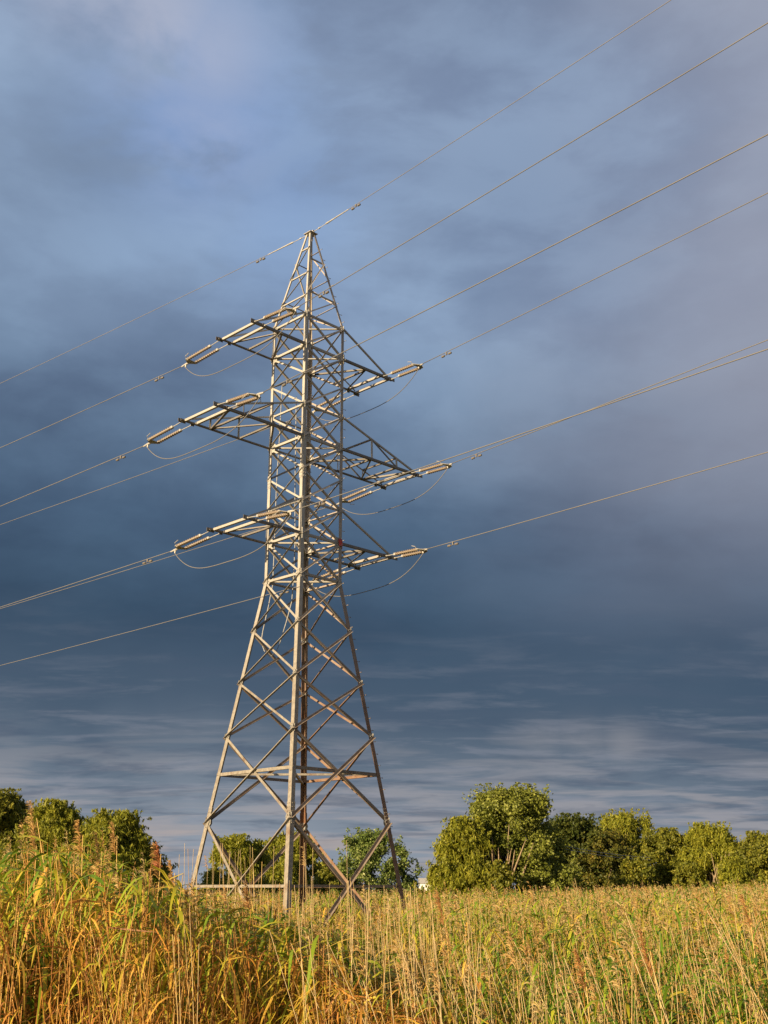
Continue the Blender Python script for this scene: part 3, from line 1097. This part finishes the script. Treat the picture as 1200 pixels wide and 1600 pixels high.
# pale dead stems standing above them towards the middle
x, y, sh = clumps(30, 3, 0.12, 5.5, 11.0, 280, 760)
zt = z_at(rng.uniform(1375, 1480, len(x)), y)
grow(x, y, zt, 0.07, 0.0042, 1, 0.22, 0.012, 0.5, np.full(len(x), 0.6), 0.05, 0.05, 0.2, (RL, RS, RP), K=6)
# a few tall bare stalks in front of the pylon's feet
x, y, sh = clumps(14, 2.2, 0.25, 9.0, 16.0, 300, 500)
zt = z_at(rng.uniform(1312, 1398, len(x)), y)
grow(x, y, zt, 0.05, 0.0052, 1, 0.2, 0.012, 0.55, np.full(len(x), 0.6), 0.08, 0.15, 0.2, (RL, RS, RP), K=7)
# lush low reeds, near right
x, y, sh = clumps(270, 10, 0.17, 5.2, 13.0, 560, 1480)
c = col_at(x, y)
keep = rng.uniform(0, 1, len(x)) < np.interp(c, [560, 760], [.35, 1])
x, y, sh = x[keep], y[keep], sh[keep]
zt = HC - 0.62 + 0.07 * sh - 0.030 * np.maximum(0, 9 - y) * 2 + 0.10 * patch(x, y, 1.6, 1.0) + rng.normal(0, 0.10, len(x))
zt = np.minimum(zt + 0.05 * (y - 6) * 0.5, HC - 0.18)
gr = np.clip(0.17 + 0.16 * sh + 0.16 * patch(x, y, 1.9, .6) + np.interp(col_at(x, y), [640, 800, 1100], [.26, .06, -.04]), 0.0, 0.9)
grow(x, y, zt, 0.18, 0.0045, 11, 0.31, 0.018, 0.30, gr, 0.45, 0.06, 0.20, (RL, RS, RP), K=5)
# thin pale stems leaning over them
x, y, sh = clumps(190, 3.5, 0.2, 5.2, 14.0, 600, 1480)
tall = np.interp(col_at(x, y), [600, 750, 950, 1200], [1450, 1462, 1462, 1400])
zt = z_at(tall + rng.uniform(0, 110, len(x)), y)
grow(x, y, zt, 0.24, 0.0038, 1, 0.20, 0.010, 0.45, np.full(len(x), 0.55), 0.02, 0.14, 0.20, (RL, RS, RP), K=6)
# short litter and sedge that hides the soil
x, y = scatter(2600, 4.6, 13.0, 0)
zt = ground_z(x, y) + rng.uniform(0.25, 0.85, len(x))
grow(x, y, zt, 0.35, 0.003, 7, 0.30, 0.016, 0.2, np.clip(np.interp(col_at(x, y), [500, 800], [.75, .45]) + rng.normal(0, .1, len(x)), 0, 1), 0.7, 0.0, 0.2, (RL, None, None), K=3)

# the open reed field beyond
def field(n, y0, y1, nl, ll, lw, sr, pp, npl, plw):
    x, y = scatter(n, y0, y1, 0, -350, 1550)
    c = col_at(x, y)
    rise = np.interp(c, [0, 300, 700, 900, 1200, 1500], [.0, .0, .0, .06, .16, .16])
    zt = HC - np.interp(y, [11, 16, 26, 45, 70, 110], [.52, .44, .36, .34, .30, .25]) + rise * np.interp(y, [12, 40], [.3, 1.6])
    zt = zt + 0.19 * patch(x, y, .55, 2.0) + 0.08 * patch(x, y, 2.1, 5.0) + rng.normal(0, .10, n)
    near = np.hypot(x - XC, y - YC)
    zt = zt - np.where(near < 7, 0.12, 0)
    # a thinner, lower strip in front of the pylon so that its lowest bracing shows
    gap = np.exp(-((c - 550) / 105.0) ** 2) * sstep(y, 12, 16) * (1 - sstep(y, 40, 46))
    zt = zt - gap * np.interp(y, [12, 40], [.25, 1.1])
    gr = np.clip(np.interp(c, [300, 700, 1000], [.46, .38, .31]) - np.interp(y, [25, 50], [0, .10]) + 0.26 * patch(x, y, .42, .9) + 0.10 * patch(x, y, 1.6, 3.0) + rng.normal(0, .07, n), 0.02, .92)
    stalk = np.clip(0.30 + .2 * patch(x, y, .7, 4.0), 0, 1)
    grow(x, y, zt, 0.13, sr, nl, ll, lw, 0.42, gr, stalk, pp, 0.24, (RL, RS, RP), K=4, n_pl=npl, pl_w=plw)


field(7500, 11.5, 21, 10, 0.32, 0.021, 0.005, .15, 26, .009)
field(11000, 21, 42, 8, 0.36, 0.034, 0.008, .22, 14, .018)
field(12000, 42, 80, 6, 0.45, 0.060, 0.012, .25, 8, .04)
# pale bare stalks in loose clumps across the field
cx_, cy_ = scatter(60, 13, 60, 0, 250, 1500)
x = np.repeat(cx_, 16) + rng.normal(0, .55, 960)
y = np.repeat(cy_, 16) + rng.normal(0, .55, 960)
zt = HC - 0.22 + rng.normal(0, .13, len(x)) + np.interp(col_at(x, y), [700, 1200], [0, .12])
grow(x, y, zt, 0.13, 0.0075, 0, 0, 0, 0, np.full(len(x), .5), 0.05, 0.25, 0.22, (RL, RS, RP), K=4)

# single reeds that stand out, each a plant of its own
HERO = [
    # column, tip row, distance, plume length, redness, leaves, label
    (124, 1278, 8.6, 0.30, 0.30, 6, 'tallest feathery reed, standing against the left willows'),
    (140, 1305, 8.3, 0.24, 0.45, 5, 'slightly shorter reed close beside the tallest feathery reed'),
    (20, 1345, 8.0, 0.26, 0.75, 5, 'brown headed reed nearest the left edge'),
    (62, 1322, 8.8, 0.20, 0.55, 5, 'small headed reed left of the tallest feathery reed'),
    (160, 1330, 8.4, 0.30, 0.35, 6, 'golden drooping reed head just right of the tallest feathery reed'),
    (192, 1305, 9.0, 0.24, 0.45, 5, 'feathery reed in front of the low rounded willow'),
    (244, 1334, 8.6, 0.20, 0.98, 4, 'reed with a dark red seed head right of the willows'),
    (268, 1340, 9.4, 0.26, 0.60, 5, 'pinkish feathery reed against open sky left of the pylon'),
    (288, 1364, 9.0, 0.22, 0.50, 4, 'shorter feathery reed against open sky beside the left pylon leg'),
    (446, 1395, 9.2, 0.20, 0.70, 4, 'rusty reed head at the foot of the near pylon leg'),
    (526, 1478, 8.0, 0.30, 0.35, 6, 'shaggy golden reed head low in front of the pylon'),
    (318, 1420, 7.6, 0.26, 0.40, 5, 'golden drooping reed head low below the left pylon leg'),
    (714, 1415, 9.0, 0.24, 0.70, 3, 'pinkish reed head rising in front of the willow bush'),
    (918, 1512, 6.4, 0.20, 0.75, 3, 'small pinkish reed head low at the bottom right'),
    (1042, 1486, 7.0, 0.24, 0.72, 3, 'large pinkish reed head among pale leaning stems on the right'),
    (1174, 1420, 8.5, 0.22, 0.60, 3, 'reed head on a leaning stem near the right edge'),
]
for (hc_, hy, hd_, hl_, ht_, hn, lab) in HERO:
    X, Z = x_at(hc_, hd_), float(z_at(hy, hd_))
    gz = float(ground_z(X, hd_)) - .03
    r_ = empty('reed_plant', (X, hd_, gz))
    tag(r_, lab, 'reed', 'single reeds that rise above the marsh')
    Hh = Z - gz
    bend = rng.normal(0, .05) - 0.05
    cl = [Vector((bend * Hh * t ** 2, 0.02 * Hh * t ** 2, Hh * t)) for t in np.linspace(0, 1, 8)]
    mb = MB()
    mb.tube(cl, [0.0058 * (1 - .6 * t) for t in np.linspace(0, 1, 8)], 6)
    o = mb.build('stem', M_STALK, r_, smooth=True)
    at = o.data.attributes.new('tint', 'FLOAT', 'POINT')
    at.data.foreach_set('value', np.full(len(o.data.vertices), .35, np.float32))
    V, F, t = plume_geo(np.array([[cl[-1].x, cl[-1].y, cl[-1].z - 0.25 * hl_]]), np.array([hl_]), 150, 0.0055)
    mesh_np('plume', V, F, M_PLUME, r_, True, {'tint': np.clip(t * .25 + ht_ * .85, 0, 1)})
    for q in range(hn):
        tt = 0.52 + 0.40 * (q + rng.uniform(0, .6)) / hn
        k = min(6, int(tt * 7))
        A = np.array(cl[k].lerp(cl[k + 1], tt * 7 - k))
        aa = (math.pi if q % 2 else 0.25) + rng.normal(0, .6)
        hv = unit(np.array([math.cos(aa) - .35, math.sin(aa) * .8, 0.0]))
        Lq = rng.uniform(.26, .44)
        u0, dr = rng.uniform(.3, 1.0), rng.uniform(.5, 1.4)
        qq = np.linspace(0, 1, 7)
        P = A[None, :] + hv[None, :] * (Lq * (qq - .2 * qq ** 2))[:, None] + np.array([0, 0, 1.0])[None, :] * (Lq * (u0 * qq - dr * qq ** 2))[:, None]
        wd = 0.022 * np.array([.5, .9, 1, .9, .7, .4, .04])
        V, F, t = ribbons(P[None], wd[None], unit(np.array([[-hv[1], hv[0], rng.uniform(-.5, .5)]])), None, None, np.array([rng.uniform(.1, .55)]))
        mesh_np('leaf', V, F, M_REED, r_, True, {'tint': t})

for pl, nm, mt in ((RL, 'reed_leaves', M_REED), (RS, 'reed_stems', M_STALK), (RP, 'reed_plumes', M_PLUME)):
    o = pl.build(nm, mt)
    tag(o, {'reed_leaves': 'arching green and golden blades of the reed marsh', 'reed_stems': 'thin orange and straw coloured reed stems',
            'reed_plumes': 'feathery brown seed heads scattered over the marsh'}[nm], 'reeds', None, 'stuff')


# ------------------------------------------------------------------ trees
def leaf_cloud(pile, centers, radii, n, size, droop=0.0, aspect=1.6, flat=0.8):
    """n leaf-sized faces through the shells of the given lobes"""
    k = len(centers)
    vol = radii ** 2
    idx = rng.choice(k, n, p=vol / vol.sum())
    d = unit(rng.normal(0, 1, (n, 3)))
    rr = radii[idx] * np.clip(rng.normal(0.78, 0.30, n), 0.05, 1.55)
    pos = centers[idx] + d * rr[:, None] * np.array([1, 1, flat])
    a = unit(rng.normal(0, 1, (n, 3)) + np.array([0, 0, -droop * 2.2]))
    b = unit(np.cross(a, rng.normal(0, 1, (n, 3)) + d * 0.6))
    s = size * rng.uniform(0.6, 1.35, n)
    a = a * (s * aspect * 0.5)[:, None]
    b = b * (s * 0.5)[:, None]
    V = np.stack([pos - a, pos + b * 0.9 - a * 0.1, pos + a, pos - b * 0.9 - a * 0.1], 1).reshape(-1, 3)
    q = np.arange(n) * 4
    F = np.stack([q, q + 1, q + 2, q + 3], 1)
    lobe_t = rng.normal(0, .14, k)
    t = np.clip(0.5 + lobe_t[idx] + rng.normal(0, .2, n), 0, 1)
    pile.add((V, F, np.repeat(t, 4)))


def tree(name, label, c0, c1, ytop, dist, kind, leaf, n_leaves, nl=26, z0=0.3, shape=1.0, barkm=None, limbs=10, droop=0.0, aspect=1.6, lobe=0.30, seed=0, show_limbs=False, open_mid=None, cat='tree', base_c=None):
    """tree whose crown spans the photo columns c0..c1 and reaches row ytop, standing dist metres away"""
    global rng
    keep_rng = rng
    rng = np.random.default_rng(100 + seed)
    xa, xb = x_at(c0, dist), x_at(c1, dist)
    cx, w = (xa + xb) / 2, (xb - xa)
    zt = float(z_at(ytop, dist))
    gz = float(ground_z(cx, dist))
    loc = np.array([cx, dist, gz])
    h = zt - gz
    root = empty(name, loc)
    tag(root, label, cat, 'trees beyond the marsh')
    zc0 = h * z0 * 0.35
    w *= 1.10
    cen, rad = [], []
    ph = rng.uniform(0, 6.28, 4)

    def prof(rel, an):
        # half width of the crown at a relative height, bulging unevenly round the trunk
        p = max(0.0, 1 - abs((rel - 0.38 * shape) / (1.06 - 0.38 * shape if rel > 0.38 * shape else 0.70)) ** 1.9) ** 0.62
        return p * (1 + 0.15 * math.sin(2 * an + ph[0]) + 0.13 * math.sin(3 * an + ph[1] + rel * 4) + 0.12 * math.sin(9 * rel + ph[2]))
    big = nl
    for i in range(int(nl * 3.4)):
        rel = rng.uniform(0, 1) ** 0.85
        an = rng.uniform(0, 2 * math.pi)
        pr_ = prof(rel, an)
        r = w * lobe * (rng.uniform(0.40, 0.85) if i < big else rng.uniform(0.22, 0.48)) * (0.65 + 0.35 * pr_)
        r = min(r, 0.26 * h)
        fr = math.sqrt(rng.uniform(0.1, 1.0)) if i < big else rng.uniform(0.85, 1.22)
        ro = max(0.0, w * 0.5 * pr_ - r * 0.6) * fr
        zz = zc0 + (h - zc0) * rel
        zz = max(min(zz, h - r * 0.8), r * 0.35)
        cen.append((math.cos(an) * ro, math.sin(an) * ro * 0.85, zz))
        rad.append(r)
    for q in range(4):
        r = min(w * lobe * rng.uniform(0.35, 0.65), 0.2 * h)
        sx = rng.uniform(-0.22, 0.22)
        cen.append((sx * w, rng.normal(0, .08 * w), h - r * 0.8 - abs(sx) * h * 0.35 * rng.uniform(0, 1.4)))
        rad.append(r)
    cen, rad = np.array(cen), np.array(rad)
    if open_mid is not None:
        ox, oz, orad = open_mid
        dd = np.hypot(cen[:, 0] - ox * w, cen[:, 2] - oz * h)
        m = (dd > orad * w + rad * 0.35) | (cen[:, 1] > 0.15 * w)
        cen, rad = cen[m], rad[m]
    bm_ = barkm or M_BARKD
    mb = MB()
    tr = max(0.10, 0.030 * h)
    fork = Vector((rng.normal(0, .03) * w, 0, h * 0.22))
    mb.tube([(0, 0, -0.2), (rng.normal(0, .01) * w, 0, h * .1), fork], [tr * 1.25, tr, tr * .85], 8)
    order = np.argsort(-rad)[:limbs]
    for j in order:
        e_ = Vector(cen[j])
        mid = fork.lerp(e_, 0.5) + Vector((rng.normal(0, .04) * w, rng.normal(0, .04) * w, 0.06 * h))
        mb.tube([fork - Vector((0, 0, .1)), mid, e_, e_ + (e_ - mid) * 0.35], [tr * .55, tr * .36, tr * .2, tr * .05], 6)
        for q in range(3):
            p = mid.lerp(e_, rng.uniform(0, .9))
            d = Vector(unit(rng.normal(0, 1, 3) + np.array([0, 0, .6]))) * rad[j] * rng.uniform(.6, 1.0)
            mb.tube([p, p + d * 0.5 + Vector((0, 0, .05 * rad[j])), p + d], [tr * .16, tr * .1, tr * .03], 5)
    if show_limbs:
        ox, oz, orad = open_mid
        for q in range(16):
            a = rng.uniform(-1, 1)
            p0 = Vector((ox * w + a * 0.05 * w, -0.26 * w, h * rng.uniform(.16, .3)))
            p2 = Vector((ox * w + a * orad * w * 1.5, -0.42 * w + rng.normal(0, .05) * w, h * rng.uniform(.50, .70)))
            p1 = p0.lerp(p2, .5) + Vector((rng.normal(0, .02) * w, 0, rng.uniform(0, .04) * h))
            mb.tube([fork * 0.6, p0, p1, p2, p2 + (p2 - p1) * .4], [tr * .4, tr * .34, tr * .26, tr * .15, tr * .04], 6)
    mb.build('trunk', bm_, root, smooth=True)
    pile = Pile()
    leaf_cloud(pile, cen, rad, n_leaves, leaf, droop, aspect)
    if kind == 'willow' or droop > 0.4:
        # hanging sprays
        m = n_leaves // 4
        idx = rng.integers(0, len(cen), m)
        d = unit(rng.normal(0, 1, (m, 3)))
        p = cen[idx] + d * (rad[idx] * rng.uniform(.7, 1.25, m))[:, None]
        ln_ = leaf * rng.uniform(2.0, 6.0, m)
        hang = rng.uniform(0.3, 1.3, m)
        q = np.linspace(0, 1, 3)
        out = d * np.array([1, 1, 0.1])
        P = p[:, None, :] + out[:, None, :] * (ln_[:, None] * 0.7 * q)[..., None] + np.array([0, 0, 1.0]) * (ln_[:, None] * (rng.uniform(-.2, .9, m)[:, None] * q - hang[:, None] * q ** 2))[..., None]
        wd = leaf * 0.36 * np.array([.6, 1, .15])[None, :] * np.ones((m, 1))
        pile.add(ribbons(P, wd, unit(rng.normal(0, 1, (m, 3)) * np.array([1, 1, .2])), None, None, np.clip(rng.normal(.6, .2, m), 0, 1)))
    # stray twigs of leaves beyond the outline
    m = max(60, n_leaves // 40)
    idx = rng.integers(0, len(cen), m)
    d = unit(rng.normal(0, 1, (m, 3)) + np.array([0, 0, .5]))
    pc = cen[idx] + d * (rad[idx] * 1.12)[:, None]
    pc = np.minimum(pc, np.array([9e9, 9e9, h * 1.03]))
    leaf_cloud(pile, pc, np.full(m, leaf * 1.6), m * 7, leaf * 0.8, droop, aspect)
    # ragged shoots standing out of the crown
    ns, nlf = max(120, n_leaves // 110), 16
    idx = rng.integers(0, len(cen), ns)
    d = unit(rng.normal(0, 1, (ns, 3)) + np.array([0, 0, .55]))
    p0 = cen[idx] + d * (rad[idx] * 0.85)[:, None]
    sl_ = rng.uniform(0.35, 1.25, ns) * np.clip(h / 8.0, .5, 1.1)
    sd_ = unit(d + np.array([0, 0, .45]) + rng.normal(0, .35, (ns, 3)))
    q = rng.uniform(0, 1, (ns, nlf))
    bend = rng.uniform(-.1, .55, ns)
    P = p0[:, None, :] + sd_[:, None, :] * (sl_[:, None] * q)[..., None] - np.array([0, 0, 1.0]) * (bend[:, None] * sl_[:, None] * q ** 2)[..., None]
    P = P.reshape(-1, 3) + rng.normal(0, leaf * .55, (ns * nlf, 3))
    P[:, 2] = np.minimum(P[:, 2], h * 1.05)
    leaf_cloud(pile, P, np.full(len(P), leaf * .4), len(P) * 2, leaf * .85, droop, aspect)
    V = np.concatenate(pile.V)
    V[:, 2] = np.maximum(V[:, 2], 0.05)
    pile.V = [V]
    pile.build('crown', LEAF[kind], root, smooth=False)
    rng = keep_rng
    return root


# right of the pylon
tree('poplar_tree', 'tallest rounded tree with bare pale limbs showing in its middle', 722, 882, 1237, 74, 'poplar', 0.115, 80000, 56, 0.16, 1.05, M_BARK, 14, 0.1, 1.5, 0.20, 1, True, (-0.13, 0.42, 0.17))
tree('willow_tree', 'yellow green willow bush hugging the left of the tall rounded tree', 681, 772, 1286, 71, 'willow', 0.10, 56000, 34, 0.02, 0.8, M_BARK, 8, 0.6, 2.4, 0.22, 2)
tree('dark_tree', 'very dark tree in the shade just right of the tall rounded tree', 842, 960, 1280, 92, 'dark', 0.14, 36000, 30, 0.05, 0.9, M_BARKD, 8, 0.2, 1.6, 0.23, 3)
tree('autumn_tree', 'brownish round tree in front of the dark trees, right of centre', 892, 1000, 1302, 92, 'autumn', 0.11, 36000, 28, 0.05, 0.9, M_BARKD, 8, 0.3, 1.7, 0.22, 4)
tree('willow_tree', 'light topped willow rising behind the brownish tree', 924, 1036, 1274, 99, 'willow', 0.12, 38000, 30, 0.05, 1.1, M_BARKD, 8, 0.4, 2.0, 0.22, 5)
tree('olive_tree', 'low olive green tree between the two light topped willows', 1000, 1096, 1302, 88, 'olive', 0.115, 36000, 28, 0.03, 0.95, M_BARKD, 8, 0.3, 1.7, 0.22, 6)
tree('willow_tree', 'bright willow with a forked pale trunk towards the right edge', 1064, 1166, 1292, 86, 'willow', 0.115, 38000, 30, 0.05, 1.1, M_BARK, 10, 0.4, 2.0, 0.22, 7, True, (0.05, 0.42, 0.12))
tree('olive_tree', 'broad green tree cut off by the right edge of the view', 1136, 1265, 1306, 84, 'olive', 0.115, 46000, 36, 0.03, 0.9, M_BARKD, 8, 0.4, 1.8, 0.20, 8)
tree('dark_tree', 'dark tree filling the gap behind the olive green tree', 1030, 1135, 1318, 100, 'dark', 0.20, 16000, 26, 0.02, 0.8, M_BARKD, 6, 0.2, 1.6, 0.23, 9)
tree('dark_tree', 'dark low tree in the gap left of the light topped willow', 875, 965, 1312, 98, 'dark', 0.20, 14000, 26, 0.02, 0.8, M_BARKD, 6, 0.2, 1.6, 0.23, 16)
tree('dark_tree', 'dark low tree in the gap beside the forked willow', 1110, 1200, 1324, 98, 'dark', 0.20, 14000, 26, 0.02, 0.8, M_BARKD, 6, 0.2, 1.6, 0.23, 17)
# behind the pylon
tree('willow_tree', 'round green willow seen between the left and near legs of the pylon', 314, 424, 1312, 78, 'willow', 0.105, 40000, 30, 0.03, 0.9, M_BARKD, 8, 0.5, 2.0, 0.22, 10)
tree('willow_tree', 'drooping willow standing directly behind the near leg of the pylon', 408, 504, 1306, 84, 'willow', 0.115, 34000, 30, 0.03, 1.1, M_BARKD, 8, 0.6, 2.2, 0.21, 11)
tree('silver_poplar', 'airy pale leaved poplar seen between the near and right legs', 520, 646, 1302, 80, 'silver', 0.115, 34000, 40, 0.0, 0.65, M_BARKD, 9, 0.1, 1.5, 0.18, 12)
# left edge
tree('willow_tree', 'tallest willow of the left clump, cut off by the left edge of the view', -110, 50, 1246, 66, 'olive', 0.085, 76000, 38, 0.1, 1.2, M_BARKD, 8, 0.5, 3.2, 0.17, 13)
tree('willow_tree', 'yellow tipped willow second from the left edge', 12, 140, 1262, 62, 'willow', 0.08, 74000, 34, 0.03, 1.0, M_BARKD, 8, 0.6, 3.4, 0.17, 14)
tree('willow_tree', 'low rounded willow behind the tallest seed heads on the left', 96, 246, 1278, 60, 'willow', 0.08, 80000, 34, 0.03, 0.9, M_BARKD, 8, 0.6, 3.4, 0.17, 15)

tree('willow_tree', 'low wide willow thicket filling the gaps between the left willows', -60, 225, 1304, 64, 'olive', 0.105, 60000, 44, 0.02, 0.9, M_BARKD, 8, 0.6, 3.2, 0.14, 18)

# bushes at the feet of the trees
for q_, (c0, c1, yt, dd, kd, lab) in enumerate((
        (752, 812, 1352, 69, 'olive', 'low bush at the foot of the tallest rounded tree'),
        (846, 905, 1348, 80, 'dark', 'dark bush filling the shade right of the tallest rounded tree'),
        (960, 1030, 1346, 78, 'olive', 'low bush under the light topped willow'),
        (1050, 1100, 1352, 78, 'olive', 'low bush left of the forked willow'),
        (1120, 1190, 1345, 77, 'willow', 'yellowish bush right of the forked willow'),
        (408, 470, 1352, 74, 'willow', 'yellowish bush between the two willows behind the pylon'),
        (488, 540, 1362, 76, 'olive', 'low green bush right of the near pylon leg'),
        (200, 268, 1330, 66, 'olive', 'low bush right of the low rounded willow'))):
    tree('bush', lab, c0, c1, yt, dd, kd, 0.11, 9000, 20, 0.0, 0.7, M_BARKD, 6, 0.4, 1.9, 0.22, 40 + q_, cat='bush')

# low scrub along the far edge of the marsh
p = Pile()
bx = np.linspace(-95, 110, 150)
by = 135 + 12 * np.sin(bx * .11) + rng.normal(0, 5, 150)
rr = rng.uniform(1.0, 2.1, 150)
leaf_cloud(p, np.stack([bx, by, rr * 0.9 + .2], 1), rr, 26000, 0.30, 0.2, 1.6)
o = p.build('scrub', LEAF['olive'], smooth=False)
tag(o, 'low line of green scrub along the far side of the marsh', 'scrub', None, 'stuff')

# ------------------------------------------------------------------ small white house far off
hl = Vector((x_at(667, 430), 430, 0))
house = empty('house', hl)
tag(house, 'tiny white house far away between the pylon and the willow', 'house')
mb = MB()
mb.box(UP * 2.5, 5.5, 5, 5.0)
mb.build('wall', M_WHITEWALL, house)
mb = MB()
mb.prism([(-2.9, 5.0), (2.9, 5.0), (0, 6.9)], Vector((-3.0, 0, 0)), Vector((3.0, 0, 0)), Vector((0, 1, 0)), UP)
mb.build('roof', M_HARD, house)
for wx in (-1.4, 1.3):
    mb = MB()
    mb.box(Vector((wx, -2.5, 3.4)), 0.9, 0.08, 1.2)
    mb.build('window', M_GLASSD, house)

# ------------------------------------------------------------------ low wires in front of the right-hand trees
pa = Vector((x_at(835, 77), 77.0, 0))
pb = Vector((x_at(1120, 92), 92.0, 0))
for i, (p_, lb, rows) in enumerate(((pa, 'wooden pole hidden behind the tall rounded tree', None),)):
    pole = empty('utility_pole', p_)
    tag(pole, lb, 'pole')
    mb = MB()
    mb.tube([(0, 0, -0.5), (0, 0, 7.0)], [0.14, 0.10], 8)
    mb.build('post', M_WOOD, pole)
    mb = MB()
    mb.box(Vector((0, -0.12, 6.6)), 1.5, 0.10, 0.10)
    mb.build('cross_bar', M_WOOD, pole)
for k, (y0, y1, lb) in enumerate(((1310, 1338, 'upper thin wire crossing in front of the dark trees'), (1315, 1341, 'lower thin wire crossing in front of the dark trees'))):
    a = Vector((pa.x, pa.y, float(z_at(y0, pa.y))))
    b = Vector((pb.x, pb.y, float(z_at(y1, pb.y))))
    pts = [a.lerp(b, t) - UP * (0.55 * 4 * t * (1 - t)) for t in np.linspace(0, 1, 25)]
    mb = MB()
    mb.tube(pts, 0.019, 5)
    o = mb.build('overhead_wire', M_CABLE, None, a, smooth=True)
    tag(o, lb, 'wire', 'thin wires in front of the trees')
